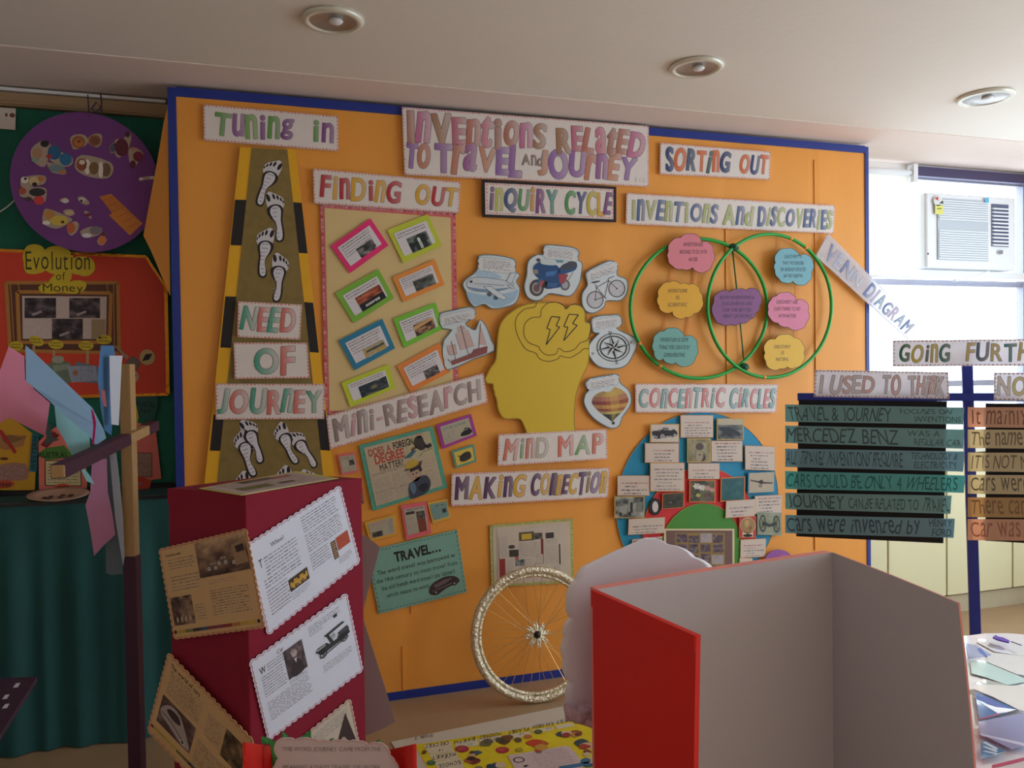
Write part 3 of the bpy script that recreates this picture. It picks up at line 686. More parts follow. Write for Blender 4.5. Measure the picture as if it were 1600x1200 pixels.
c.poly(smooth([(.53,.53),(.54,.46),(.60,.42),(.67,.43),(.70,.50),(.62,.54)]),lin((200,165,60)),8)
c.poly(smooth([(.55,.56),(.70,.54),(.72,.64),(.68,.72),(.61,.76),(.56,.68)]),lin((190,160,135)),8)
c.poly([(.57,.545),(.72,.525),(.73,.62),(.69,.63),(.68,.58),(.57,.60)],lin((50,42,42)),9)
c.ell(.60,.64,.012,.010,BLACK,9); c.ell(.65,.635,.012,.010,BLACK,9); c.poly([(.60,.70),(.66,.69),(.64,.715)],lin((150,80,70)),9)
c.poly(smooth([(.50,.98),(.51,.80),(.58,.74),(.68,.70),(.77,.72),(.80,.84),(.74,.96),(.60,1.0)]),lin((60,68,85)),8)
c.poly(smooth([(.52,.80),(.58,.76),(.60,.86),(.55,.94)]),lin((95,120,140)),9); c.poly(smooth([(.62,.86),(.72,.82),(.76,.88),(.68,.95)]),lin((35,35,42)),9)
s.done()
LB='small newspaper cuttings around the big one'
def cutting(label,q,fc,draw,bu=.09,bv=.12,pc=(185,175,150)):
    framed('newspaper_cutting',label,q,fc,draw,LB,bu,bv,.008,pc,'newspaper')
DP=[lin((25,25,25)),lin((70,66,60)),lin((120,110,95))]
cutting('small pink backed cutting left of the big newspaper piece',[(527,710.5),(555,706),(561,737.5),(533.6,743.5)],(225,115,110),lambda c,s:(c.words(.14,.16,.85,.32,2,BLACK,wl=.2),c.photo(.55,.34,.84,.60,DP,5,5,1),c.words(.16,.62,.8,.9,4,lin((140,135,115)))))
cutting('purple lace framed cutting with a black car picture',[(681.5,664),(736,647),(745.3,680.6),(691,701.7)],(170,60,150),lambda c,s:(c.words(.14,.18,.80,.34,1,lin((80,130,115)),fill=.8,wl=.2),c.poly(smooth([(.58,.78),(.60,.66),(.68,.60),(.72,.50),(.82,.52),(.88,.62),(.90,.74),(.80,.82)]),BLACK),c.rect(.70,.54,.80,.60,lin((140,135,120)),7),c.words(.14,.42,.5,.85,4,lin((150,140,120)))))
cutting('teal and yellow framed card with a dark tank picture',[(705,705),(740.6,694),(744.8,721),(711.8,732)],(95,160,140),lambda c,s:(c.poly(smooth([(.26,.55),(.35,.40),(.50,.30),(.72,.30),(.80,.50),(.76,.70),(.50,.78),(.30,.72)],3),lin((50,45,38))),c.poly([(.22,.36),(.42,.40),(.42,.46),(.22,.42)],lin((50,45,38)))),pc=(225,195,80))
cutting('small yellow framed cutting with a grey street photo, below the big one',[(569.3,816),(618,802.6),(621,835.6),(578,846)],(225,170,60),lambda c,s:(c.words(.14,.16,.68,.32,2,lin((170,80,60)),fill=.6),c.photo(.14,.6,.50,.86,DP,8,6,2),c.words(.72,.18,.88,.8,7,lin((110,110,110)),fill=.7),c.words(.14,.38,.66,.55,3,lin((150,140,120)))))
cutting('pink framed cutting with a red brown photo column',[(626,789.7),(666.4,783.4),(673.8,833),(634.8,844)],(230,105,115),lambda c,s:(c.words(.14,.12,.86,.2,1,lin((70,80,110)),fill=.8),c.rect(.14,.22,.48,.30,lin((60,50,45))),c.rect(.54,.26,.86,.88,lin((130,60,40))),c.photo(.54,.26,.86,.50,DP,6,6,3,l=7),c.words(.14,.36,.48,.88,10,lin((130,120,105)),fill=.5,wl=.25)))
cutting('small teal cutting with a yellow edge, right of the pink framed one',[(667.8,785),(699.4,779),(705,809.5),(676,818)],(225,175,70),lambda c,s:(c.words(.2,.2,.8,.4,2,BLACK,wl=.18),c.rect(.62,.44,.82,.64,lin((60,50,45))),c.words(.2,.5,.55,.85,4,lin((90,110,105)))),pc=(120,160,155))
cutting('brown scrap of newspaper half hidden by the maroon box',[(546,762),(566,762),(569,787),(550,790)],(150,90,60),lambda c,s:c.photo(.1,.1,.9,.9,DP,5,5,4))
# travel poster
q=[(572,861),(714.5,827.4),(729.6,925),(592,959.4)]
s=Sheet('travel_note','sea green sheet with the handwritten title Travel','poster',BOARD,.008,q,mat('sea_green_paper',(128,176,158),.7,ns=8,amt=.05),.002)
c=s.uv('stitched_border'); c.lay=3
for i in range(26):
    a=i/26; c.seg([(a+.005,.03+R.uniform(-.01,.01)),(a+.026,.035+R.uniform(-.01,.015))],.002,BLACK); c.seg([(a+.005,.965+R.uniform(-.01,.01)),(a+.026,.97)],.002,BLACK)
for i in range(14):
    a=i/14; c.seg([(.985,a+.01),(.975,a+.05)],.002,BLACK); c.seg([(.015,a+.01),(.02,a+.05)],.002,BLACK)
c=s.uv('handwriting'); c.lay=3; NK=lin((45,75,68))
c.text('TRAVEL...',.28,.12,.80,.27,BLACK,off=.035,jit=.04,natural=True,asp=s.asp)
for i,(a,st,e,col) in enumerate(((.07,'The word travel was borrowed in',.93,BLACK),(.04,'the 14th century to mean travel from',.95,NK),(.08,'the old french word travail (to labour)',.90,BLACK),(.12,'which means to work',.60,NK))):
    c.text(st,a,.34+.125*i,e,.41+.125*i,mixc(col,lin((128,176,158)),.15),off=.004,jit=.03,natural=True)
c=s.uv('car_picture'); c.lay=3
c.poly(smooth([(.58,.88),(.60,.78),(.66,.72),(.78,.68),(.88,.70),(.93,.76),(.92,.82),(.78,.86),(.66,.93)],4),lin((62,48,50))); c.up(); c.poly([(.64,.77),(.76,.72),(.86,.72),(.78,.78),(.66,.82)],lin((110,95,95))); c.seg([(.62,.86),(.9,.79)],.002,lin((160,150,150)))
for x,y in ((.655,.885),(.875,.815)): c.ell(x,y,.026,.036,lin((30,26,28)),5); c.ell(x,y,.013,.018,lin((150,145,145)),6)
s.done()
# newspaper page above the wheel
q=[(765,820.7),(895,810),(897,910),(767.5,918)]
s=Sheet('newspaper_page','colour newspaper page in a lime zigzag border, behind the wheel','newspaper',BOARD,.006,q,mat('lime_lace_paper',(190,185,95),.75,ns=60,amt=.2),.002,body='lime_backing')
inner(s,q,.035,.04,mat('pale_sheet',(206,190,165),.75),'page_mount',.0012); inner(s,q,.085,.085,mat('news_page',(205,190,172),.75),'newspaper',.0026)
c=s.uv('newspaper_print'); c.lay=9
c.rect(.34,.15,.52,.29,lin((95,80,65))); c.rect(.37,.18,.49,.27,lin((205,175,50)),10); c.photo(.52,.18,.62,.28,DP,8,6,5); c.rect(.60,.28,.63,.52,lin((120,45,35)))
c.rect(.66,.19,.76,.28,lin((65,55,50))); c.rect(.10,.55,.17,.88,lin((150,50,45))); c.rect(.10,.88,.17,.96,BLACK); c.rect(.095,.2,.10,.56,BLACK); c.rect(.22,.42,.33,.53,lin((60,55,45)))
c.rect(.29,.53,.33,.58,lin((170,95,75))); c.photo(.29,.58,.40,.68,[lin((60,65,60)),lin((120,125,120)),lin((160,160,150))],6,5,6); c.rect(.82,.38,.835,.70,BLACK); c.rect(.52,.66,.63,.665,BLACK); c.rect(.625,.52,.63,.66,BLACK); c.rect(.52,.66,.525,.74,BLACK)
c.rect(.29,.80,.34,.86,lin((170,80,60))); c.rect(.34,.79,.46,.85,lin((110,120,130))); c.rect(.57,.79,.63,.83,lin((60,50,45))); c.rect(.68,.84,.74,.87,BLACK); c.rect(.78,.88,.85,.93,lin((60,50,45))); c.ell(.25,.37,.04,.03,lin((70,60,55)))
for u in ((.12,.2,.20,.52),(.34,.32,.59,.56),(.35,.58,.50,.78),(.65,.40,.81,.68),(.19,.57,.27,.85),(.53,.53,.61,.64),(.66,.30,.8,.37),(.75,.72,.83,.86)): c.words(*u,max(3,int((u[3]-u[1])/.022)),lin((150,138,125)),fill=.5,wl=.22,ragged=.05)
c=s.uv('zigzag_edging'); c.lay=2; c.zig(.03,40,30,lin((150,165,70)),wy=.035)
s.done()

# ------------------------------------------------------------------ the head and the cutouts round it
def C4(pts): return crop(4.615,740,440,pts)
HEAD=[(445,150),(540,148),(600,146),(650,170),(666,195),(700,166),(750,165),(795,195),(808,240),(808,290),(840,298),(848,340),(838,390),(835,440),(832,580),(790,680),(752,780),(735,870),(730,1000),(735,1070)]
hp=smooth(C4(HEAD),3,False)+C4([(737,1110),(385,1110)])+smooth(C4([(378,1080),(350,1015),(320,990),(230,992),(195,965),(175,920),(165,860),(160,835),(148,815),(150,795),(138,770),(138,740),(100,735),(80,705),(95,670),(120,620),(155,570),(165,500),(180,340),(230,250),(330,180),(400,158)]),3,False)
YEL=mat('yellow_card_head',(222,186,46),.6,ns=5,amt=.05)
s=Sheet('head_cutout','yellow card head in profile with a thought cloud and two lightning bolts','cutout',BOARD,.022,hp[:4],YEL,.005,outline=hp,body='head_card')
c=s.px('pen_drawing',f=lambda x,y:(670+x/5.454,370+y/5.454)); c.lay=2
PEN=lin((60,42,20))
c.line(smooth([(950,680),(960,620),(1020,562),(1100,560),(1160,590),(1170,610),(1235,572),(1310,592),(1340,650),(1340,715),(1375,730),(1382,800),(1350,880),(1290,905),(1240,960),(1160,980),(1110,950),(1080,1000),(1000,1005),(945,960),(935,935),(850,900),(810,830),(820,740),(880,690)],5,True),.003,PEN,closed=True)
c.line(smooth([(920,560),(900,600),(820,615),(752,680),(738,770),(770,870),(830,960),(910,990),(945,1040),(1020,1062),(1100,1040),(1120,1015),(1200,1030),(1280,990),(1320,955),(1365,955)],5,False),.003,PEN)
for bolt in ([(1045,680),(1118,685),(1085,760),(1115,770),(1000,920),(1035,790),(1005,780)],[(1195,660),(1275,665),(1225,740),(1265,755),(1150,885),(1185,770),(1150,765)]): c.seg(bolt,.0045,BLACK,closed=True)
c2=s.px('edge_line'); c2.line(grow(hp,-.9),.002,PEN,closed=True); s.done()
CUT=mat('cutout_card',(214,222,224),.7,ns=20,amt=.04); EDG=mat('slate_card_edge',(95,125,135),.6)
SK=lin((150,170,185)); INKD=lin((70,70,78))
def cutout(label,f,pts,draw,words,off=.014,ank=4):
    out=[f(*p) for p in smooth(pts,ank)]
    s=Sheet('vehicle_cutout',label,'cutout',BOARD,off,out[:4],EDG,.003,'paper cutouts around the yellow head',outline=grow(out,.9),body='outline_card')
    s.sub('white_cutout',out,CUT,.001,outline=grow(out,-.6),lift=.0012)
    c=s.px('print',f=f); c.lay=5; draw(c)
    if words:
        w=s.px('caption_cloud',f=f); w.lay=6; (x0,y0,x1,y1,sl)=words; n=max(4,int((x1-x0)/40))
        an=[(x0+(x1-x0)*i/n,y0+sl*(x1-x0)*i/n) for i in range(n)]+[(x1,y0+sl*(x1-x0)),(x1,(y0+y1)/2+sl*(x1-x0))]+[(x1-(x1-x0)*i/n,y1+sl*(x1-x0)*(1-i/n)) for i in range(n)]+[(x0,y1),(x0,(y0+y1)/2)]
        cl=bumps(an,.25); w.poly(cl,lin((222,222,220)),6); w.line(cl,.0016,SK,7,closed=True)
        w.lay=8; w.words(x0+(x1-x0)*.1,y0+(y1-y0)*.15,x0+(x1-x0)*.9,y1-(y1-y0)*.05,5,lin((130,120,125)),slope=sl,wl=.16)
    s.done()
f3=lambda x,y:(670+x/5.454,370+y/5.454)
def d_air(c):
    c.poly(smooth([(330,470),(340,520),(400,585),(470,560),(560,600),(640,590),(730,540),(760,450),(700,470),(500,500)],3),lin((165,195,215)),5)
    c.poly(smooth([(400,300),(470,290),(560,310),(620,350),(500,360),(420,350)],3),lin((175,200,218)),5)
    c.poly(smooth([(322,400),(345,360),(420,345),(540,355),(660,375),(720,395),(700,430),(600,460),(480,470),(380,460),(330,430)],4),lin((208,214,218)),6)
    c.line(smooth([(322,400),(345,360),(420,345),(540,355),(660,375),(720,395),(700,430),(600,460),(480,470),(380,460),(330,430)],4),.002,lin((95,110,125)),7,closed=True)
    c.poly(smooth([(325,425),(380,455),(480,468),(600,458),(690,435),(600,440),(480,448),(380,435)],3),lin((120,150,175)),7)
    for _ in (0,):
        for pl in ([(465,425),(530,425),(665,520),(640,540),(590,520)],[(660,380),(700,305),(745,315),(700,400)],[(690,405),(735,440),(710,445),(670,415)]):
            c.poly(pl,lin((215,220,224)),8); c.seg(pl,.0018,lin((90,105,120)),9,closed=True)
    c.ell(515,490,20,20,lin((85,95,105)),7); c.ell(570,520,20,18,lin((85,95,105)),7); c.poly([(345,378),(368,370),(372,392),(352,392)],INKD,9)
    for i in range(16): c.rect(390+i*16,395+(i*1),397+i*16,405+i,lin((130,150,170)),9)
cutout('white aeroplane cutout with a cloud caption, upper left of the head',f3,[(440,160),(560,158),(720,190),(740,240),(735,290),(772,330),(745,380),(775,450),(740,560),(640,600),(540,610),(470,572),(390,595),(335,530),(320,470),(290,410),(320,360),(390,310),(425,250),(425,190)],d_air,(430,180,725,280,.1))
def d_moto(c):
    c.ell(918,435,62,72,lin((70,68,72)),5); c.ell(918,437,42,50,lin((165,150,145)),6); c.ell(918,437,26,32,lin((110,85,85)),7)
    c.ell(1160,410,42,48,lin((105,105,110)),5); c.ell(1160,410,26,32,lin((170,170,172)),6)
    c.poly(smooth([(890,260),(930,220),(1010,215),(1090,245),(1120,290),(1110,350),(1130,420),(1060,440),(990,440),(960,380),(930,350),(900,320)],3),lin((38,78,130)),8)
    c.poly(smooth([(1100,300),(1140,240),(1210,215),(1260,230),(1250,280),(1180,310),(1120,330)],3),lin((50,85,130)),8)
    c.poly(smooth([(1120,270),(1190,215),(1250,215),(1255,250),(1180,280)],3),lin((75,78,90)),9)
    c.poly([(1100,320),(1190,320),(1150,400),(1115,400)],lin((165,70,80)),9); c.poly([(930,360),(975,350),(940,420),(925,410)],lin((60,105,155)),9); c.poly([(950,380),(985,370),(960,430),(940,420)],lin((180,80,80)),10)
    c.poly([(1000,300),(1090,290),(1070,330),(990,340)],lin((70,120,180)),9); c.poly([(990,390),(1100,395),(1080,430),(1000,425)],lin((60,100,150)),9)
    c.poly(smooth([(950,225),(980,190),(1050,200),(1080,240),(1000,240)],3),lin((205,215,215)),9); c.poly([(1080,195),(1150,200),(1140,222),(1090,222)],lin((110,160,175)),7)
    c.ell(932,198,16,14,INKD,9); c.seg([(935,205),(955,240)],.003,INKD,9); c.poly([(890,280),(925,280),(930,315),(895,320)],lin((150,140,120)),9); c.poly([(960,370),(1010,380),(1000,440),(965,430)],lin((40,40,48)),9)
    c.seg([(1230,300),(1180,380)],.003,lin((150,150,155)),9)
cutout('blue racing motorbike cutout with a cloud caption, above the head',f3,[(990,75),(1120,78),(1235,95),(1280,130),(1270,190),(1305,230),(1300,300),(1280,400),(1210,500),(1100,490),(1020,485),(940,540),(850,520),(815,430),(835,330),(850,210),(920,155),(975,150)],d_moto,(985,95,1260,175,.12))
def d_ship(c):
    sl=lin((208,180,172))
    for p in ([(230,830),(330,795),(385,930),(270,965)],[(150,930),(225,915),(240,1000),(175,1010)],[(425,920),(440,760),(490,920)],[(245,770),(300,760),(310,790),(250,810)]): c.poly(p,sl,6); c.line(p,.0014,lin((165,130,125)),7,closed=True)
    c.poly([(185,1065),(360,1000),(380,960),(500,930),(495,990),(200,1095)],lin((150,85,82)),7)
    for p in ([(270,750),(325,960)],[(325,960),(345,1010)],[(440,740),(425,960)],[(190,890),(230,1050)],[(160,1040),(180,1065)]): c.seg(p,.0025,lin((110,75,70)),8)
    c.seg([(190,1060),(490,945)],.002,lin((120,65,62)),8)
cutout('pink sailing ship cutout with a cloud caption, left of the head',f3,[(85,700),(110,650),(200,630),(340,600),(395,620),(390,680),(310,735),(350,775),(400,793),(435,705),(490,770),(530,880),(555,970),(380,1040),(160,1135),(128,1050),(115,990),(130,880),(200,792),(115,780)],d_ship,(105,680,385,755,-.22),ank=2)
fb=lambda x,y:(900+x/4.136,390+y/4.136)
def d_bike(c):
    for cx,cy in ((123,325),(263,252)): c.ring(cx,cy,55,57,7,lin((110,100,105)),6,wy=7); c.ell(cx,cy,5,5,INKD,7); c.poly([(cx+46*math.cos(a*.52),cy+48*math.sin(a*.52)) for a in range(12)],lin((200,198,202)),5)
    for p in ([(123,325),(185,305),(210,200),(132,245),(185,305)],[(123,325),(132,245),(125,225)],[(210,200),(263,252)],[(210,200),(205,190),(245,172)],[(95,215),(150,205)],[(185,305),(195,318)]): c.seg(p,.003,lin((95,80,85)),7)
    c.poly([(100,210),(150,200),(155,206),(110,220)],INKD,8)
cutout('bicycle drawing cutout with a cloud caption, upper right of the head',fb,[(70,145),(150,100),(230,72),(270,110),(265,165),(325,195),(332,270),(290,325),(225,328),(190,335),(180,370),(110,410),(50,380),(40,290),(75,230),(65,180)],d_bike,(75,150,262,195,-.35),ank=3)
def d_comp(c):
    c.ring(240,632,108,92,7,lin((90,88,92)),6,wy=6); c.ring(240,632,90,76,9,BLACK,6,wy=8)
    for k in range(8):
        a=math.radians(k*45-12); L_=112 if k%2==0 else 72; h=math.radians(22); b=20
        tip=(240+L_*math.cos(a),632+L_*.86*math.sin(a)); l1=(240+b*math.cos(a+h*2),632+b*math.sin(a+h*2)); l2=(240+b*math.cos(a-h*2),632+b*math.sin(a-h*2))
        c.poly([(240,632),l1,tip],BLACK,8+k%2); c.poly([(240,632),tip,l2],lin((205,205,205)),8+k%2); c.line([(240,632),tip,l2],.001,BLACK,10)
    for ch,x,y in (('N',220,535),('E',360,600),('S',262,732),('W',108,672)): c.glyph(ch,x-9,y-9,x+9,y+9,INKD,l=8)
cutout('compass rose cutout with a cloud caption, right of the head',fb,[(100,455),(150,430),(220,425),(280,425),(297,480),(262,510),(350,555),(400,580),(392,620),(378,655),(330,740),(255,768),(150,755),(90,690),(85,620),(130,560),(150,540),(112,530)],d_comp,(110,458,285,510,-.12))
def d_ball(c):
    L_=[(95,1000),(100,970),(130,935),(180,915),(240,912),(300,920),(328,945),(328,990),(300,1040),(262,1090),(238,1105),(180,1070),(130,1040)]
    bands=[(912,945,(200,165,90)),(945,975,(190,120,95)),(975,1000,(150,55,55)),(1000,1025,(205,150,80)),(1025,1045,(160,75,55)),(1045,1062,(190,180,110)),(1062,1110,(45,50,50))]
    def xr(y):
        t=(y-912)/(1108-912); r=118*math.sqrt(max(0,1-((t-.38)/.40)**2)) if t<.38 else 118*(1-((t-.38)/.62)**1.5); return max(r,3)
    for y0,y1,cc in bands:
        n=3
        for i in range(n):
            a=y0+(y1-y0)*i/n; b=y0+(y1-y0)*(i+1)/n
            m=(214+ (a-912)*.1)
            for j in range(8):
                u0,u1=-1+j/4,-1+(j+1)/4; sl=-14
                f=lambda u,y:(m+u*xr(y),y+sl*u*(1-(y-912)/196)+18*(u*u-.4)*(1-(y-912)/196)*-1)
                c.poly([f(u0,a),f(u1,a),f(u1,b),f(u0,b)],mixc(lin(cc),lin((60,50,45) if j<3 else (230,200,90)),.35 if j in(0,1,4,5) else .1),6)
    c.rect(232,1112,248,1130,BLACK,7); c.seg([(225,1100),(236,1115)],.001,INKD,7)
cutout('striped hot air balloon cutout with a cloud caption, lower right of the head',fb,[(65,855),(110,830),(200,815),(270,808),(285,860),(345,920),(352,1000),(300,1080),(275,1140),(215,1150),(110,1085),(55,1000),(60,940),(85,905),(65,885)],d_ball,(75,850,272,900,-.18))
# ------------------------------------------------------------------ venn diagram of hoops
fv=lambda x,y:(970+x/4.615,350+y/4.615)
M_hoop=mat('green_hoop_plastic',(30,165,60),.35,ns=8,amt=.08); M_knot=mat('dark_green_tape',(15,80,50),.6); M_ro=mat('orange_ribbon',(240,150,50),.5)
def hoop(label,cx,cy,rx,ry,off,gaps):
    pts=[BOARD.at(*fv(cx+rx*math.cos(a),cy+ry*math.sin(a)),off) for a in [2*math.pi*k/64 for k in range(64)]]
    ctr=sum(pts,Vector())/64; t=thing('hula_hoop',label,'hoop',ctr,'pair of green hoops forming the diagram')
    b=MB(); b.tube(pts,.0088,12,True); b.build('hoop_tube',M_hoop,t,smooth=True)
    for a in gaps:
        q=[BOARD.at(*fv(cx+rx*math.cos(a+d),cy+ry*math.sin(a+d)),off) for d in(-.022,.022)]
        b=MB(); b.tube(q,.0092,12); b.build('orange_joint',M_ro,t,smooth=True)
hoop('left green hula hoop of the overlapping pair',563,610,494,503,.024,(2.62,2.18))
hoop('right green hula hoop of the overlapping pair',1072,590,447,517,.036,(-1.22,-.95,1.66))
for lb,x,y in (('dark green tape knot joining the hoops at the top',812,170),('dark green tape knot joining the hoops at the bottom',885,1032)):
    c_=BOARD.at(*fv(x,y),.03); b=MB()
    for k in range(6):
        a=k*math.pi/6+.2; d=Vector((math.cos(a),0,math.sin(a)*.7)); b.tube([c_-d*.026-Vector((0,.006*(k%2),0)),c_-Vector((0,.012,0)),c_+d*.026],[.005,.011,.006],8)
    tag(b.build('tape_knot',M_knot,smooth=True),lb,'tape','tape knots on the hoops')
b=MB(); b.tube([BOARD.at(*fv(806,190),.02),BOARD.at(*fv(850,600),.012),BOARD.at(*fv(888,1000),.02)],.0036,8); tag(b.build('green_stick',mat('green_stick',(25,105,60),.5),smooth=True),'thin dark green stick upright between the hoops','stick')
for lb,a,b2,w in (('left orange ribbon hanging inside the left hoop',(382,280),(318,785),.0085),('right orange ribbon hanging inside the left hoop',(548,300),(482,815),.0085),('left orange ribbon hanging inside the right hoop',(1150,90),(1090,850),.007),('right orange ribbon hanging inside the right hoop',(1293,200),(1272,850),.005)):
    p,q_=BOARD.at(*fv(*a),.010),BOARD.at(*fv(*b2),.010); mb=MB(); h=Vector((w/2,0,0)); mb.prism([p-h,p+h,q_+h,q_-h],Vector((0,-1,0)),.001)
    tag(mb.build('ribbon',M_ro),lb,'ribbon','orange ribbons under the cloud notes')
VC=[('pink cloud note at the top of the left hoop',(222,130,140),[(345,200),(365,125),(430,100),(500,70),(565,95),(580,132),(640,138),(668,200),(660,285),(620,340),(540,338),(520,312),(440,325),(370,300),(342,250)],['INVENTION HAS','NOTHING TO DO WITH','NATURE'],(425,125,620,285)),
('golden cloud note in the middle of the left hoop',(228,170,50),[(270,520),(290,450),(350,418),(430,432),(490,438),(545,440),(570,490),(588,545),(580,610),(530,645),(470,672),(400,675),(372,632),(300,632),(275,590)],['INVENTIONS','IS','SCIENTIFIC'],(340,460,480,610)),
('teal cloud note at the bottom of the left hoop',(120,175,165),[(235,850),(262,790),(310,775),(370,750),(435,775),(455,812),(530,820),(550,880),(540,960),(480,1025),(395,1000),(345,1005),(305,970),(270,982),(240,920)],['INVENTION IS SOME','THING YOU CREATE BY','EXPERIMENTING'],(275,810,500,975)),
('purple cloud note in the overlap of the hoops',(140,90,135),[(672,560),(695,500),(790,490),(850,470),(905,480),(965,465),(1005,510),(1002,590),(975,640),(930,690),(860,715),(795,722),(720,720),(680,685)],['BOTH INVENTIONS &','DISCOVERIES ARE','FOR THE BETTER','MENT OF PEOPLE'],(715,510,965,690)),
('teal cloud note at the top of the right hoop',(125,180,190),[(1115,280),(1130,205),(1200,178),(1262,195),(1285,232),(1350,226),(1385,275),(1375,345),(1350,420),(1300,440),(1240,412),(1190,425),(1140,392),(1112,335)],['DISCOVERY IS','THAT WE EXPLORE','OR ALREADY EXISTED','BUT NOT KNOWN'],(1150,215,1335,400)),
('pink cloud note in the middle of the right hoop',(222,135,160),[(1065,615),(1080,552),(1122,520),(1180,495),(1240,510),(1262,550),(1335,560),(1350,625),(1340,710),(1290,760),(1205,742),(1130,712),(1078,680)],['DISCOVERY ARE','EVERYTHING TO DO','WITH NATURE'],(1105,540,1295,690)),
('golden cloud note at the bottom of the right hoop',(232,185,75),[(1040,930),(1050,850),(1112,832),(1180,797),(1250,820),(1310,862),(1320,930),(1310,1000),(1258,1035),(1200,1030),(1150,1042),(1080,1045),(1045,990)],['DISCOVERY','IS','NATURAL'],(1105,865,1225,1000))]
for lb,cc,an,tx,(x0,y0,x1,y1) in VC:
    o2=[fv(*p) for p in bumps(an,.17,4)]
    s=Sheet('cloud_note',lb,'note',BOARD,.046,o2[:4],mat('dark_edge_%d%d'%(cc[0],cc[1]),tuple(x*.35 for x in cc),.7),.003,'cloud shaped notes on the hoops',outline=grow(o2,.35),body='backing')
    s.sub('cloud_paper',o2,mat('cloud_%d_%d_%d'%cc,cc,.7,ns=20,amt=.04),.001,outline=grow(o2,-.35),lift=.0012)
    c=s.px('handwriting',f=fv); c.lay=5; h=(y1-y0)/len(tx); ic=mixc(lin((40,40,60)),lin(cc),.25)
    for i,st in enumerate(tx):
        w=(x1-x0)*min(1,len(st)/max(len(z) for z in tx)); m_=(x0+x1)/2
        for_=h*.55
        c.mb; 
        c.text(st,m_-w/2,y0+i*h+h*.15+ (m_-x0)*.0,m_+w/2,y0+i*h+h*.15+for_,ic,off=.008,jit=.05,shear=.12)
    s.done()
# ------------------------------------------------------------------ concentric circles chart
zc=BOARD.at(1093,643.7); Rb=.455; zb=zc.z-2*Rb; xc=BOARD.at(1093,788).x
T=thing('concentric_circles_chart','round chart of blue, red and green circles nested at the bottom','chart',(xc,-.01,zb))
for nm,r,cc,y in (('blue_circle',.455,(20,140,180),.004),('red_circle',.318,(215,42,48),.008),('green_circle',.229,(70,140,44),.012)):
    b=MB(); b.prism([(xc+r*math.cos(a),-y,zb+r+r*math.sin(a)) for a in [2*math.pi*k/72 for k in range(72)]],Vector((0,-1,0)),.0035); b.build(nm,mat(nm,cc,.6,ns=4,amt=.06),T)
    b=MB(); b.tube([(xc+r*math.cos(a),-y-.0003,zb+r+r*math.sin(a)) for a in [2*math.pi*k/72 for k in range(72)]],.0016,6,True); b.build('gold_trim',mat('gold_trim',(190,140,70),.5),T)
fc4=lambda x,y:(940+x/4,590+y/4)
def rct(x0,y0,x1,y1,t=0): return [fc4(x0,y0+t),fc4(x1,y0),fc4(x1-t*.3,y1),fc4(x0-t*.3,y1+t)]
GC='printed cards on the circles chart'
def textcard(label,x0,y0,x1,y1,n,t=0,first=lin((170,90,90)),lead=.28,m=.12,bold=True,off=.017):
    q=rct(x0,y0,x1,y1,t); s=Sheet('printed_card',label,'card',BOARD,off,q,mat('orange_card_edge',(215,150,70),.6),.003,GC,body='card_backing')
    inner(s,q,.012,.02,mat('printed_card_paper',(214,196,180),.7,ns=20,amt=.03),'card_paper'); c=s.uv('print'); c.lay=5
    tc=lin((70,60,70)) if bold else lin((115,100,105))
    c.words(m,lead,1-m*.5,lead+(1-lead)*1.0/n,1,first,fill=.5,wl=.15); c.words(m,lead+(1-lead)/n,1-m*.5,.99,n-1,tc,fill=.48,wl=.15,centre=True,ragged=.35); s.done()
def photocard(label,x0,y0,x1,y1,draw,t=0,off=.019,edge=(205,165,90),m=.04):
    q=rct(x0,y0,x1,y1,t); s=Sheet('photo_card',label,'card',BOARD,off,q,mat('photo_edge_%d_%d'%edge[:2],edge,.6),.003,GC,body='card_backing')
    c=s.uv('photograph'); c.lay=2; draw(c,m); s.done()
BW=[lin((35,38,36)),lin((85,88,84)),lin((140,142,134)),lin((185,182,170))]
textcard('text card at the very top of the blue circle',492,235,698,375,6)
def dcar(c,m):
    c.rect(m,m,1-m,1-m,lin((214,200,186)),2)
    c.poly(smooth([(.06,.45),(.10,.38),(.24,.36),(.40,.30),(.48,.32),(.72,.34),(.80,.28),(.92,.42),(.92,.62),(.84,.70),(.60,.72),(.30,.80),(.14,.76),(.08,.62)],3),lin((38,32,36)),3)
    c.poly([(.40,.30),(.44,.18),(.62,.20),(.64,.32)],lin((120,110,112)),3); c.poly([(.28,.30),(.33,.26),(.36,.36),(.30,.40)],lin((150,145,140)),4)
    for x,y,r in ((.42,.68,.10),(.85,.62,.07)): c.ell(x,y,r*.75,r*1.3,lin((200,190,182)),4); c.ell(x,y,r*.4,r*.8,lin((80,75,78)),5); c.ell(x,y,r*.2,r*.4,lin((200,190,182)),6)
    c.poly([(.08,.60),(.26,.68),(.24,.76),(.10,.70)],lin((170,165,160)),4); c.poly([(.52,.66),(.76,.64),(.76,.68),(.52,.72)],lin((180,175,170)),4)
photocard('card with a black vintage roadster picture',303,290,485,405,dcar)
textcard('text card just below the vintage roadster picture',270,410,483,532,4,lead=.30,m=.22)
photocard('grey photo card of a dark railway train bank',720,255,888,390,lambda c,m:(c.rect(m,m,1-m,1-m,lin((190,178,150)),2),c.photo(m,.30,1-m,1-m,BW[:3],12,8,11,l=3),c.poly([(.1,.40),(.5,.42),(.86,.66),(.86,.86),(.5,.66),(.1,.56)],lin((45,50,58)),4)))
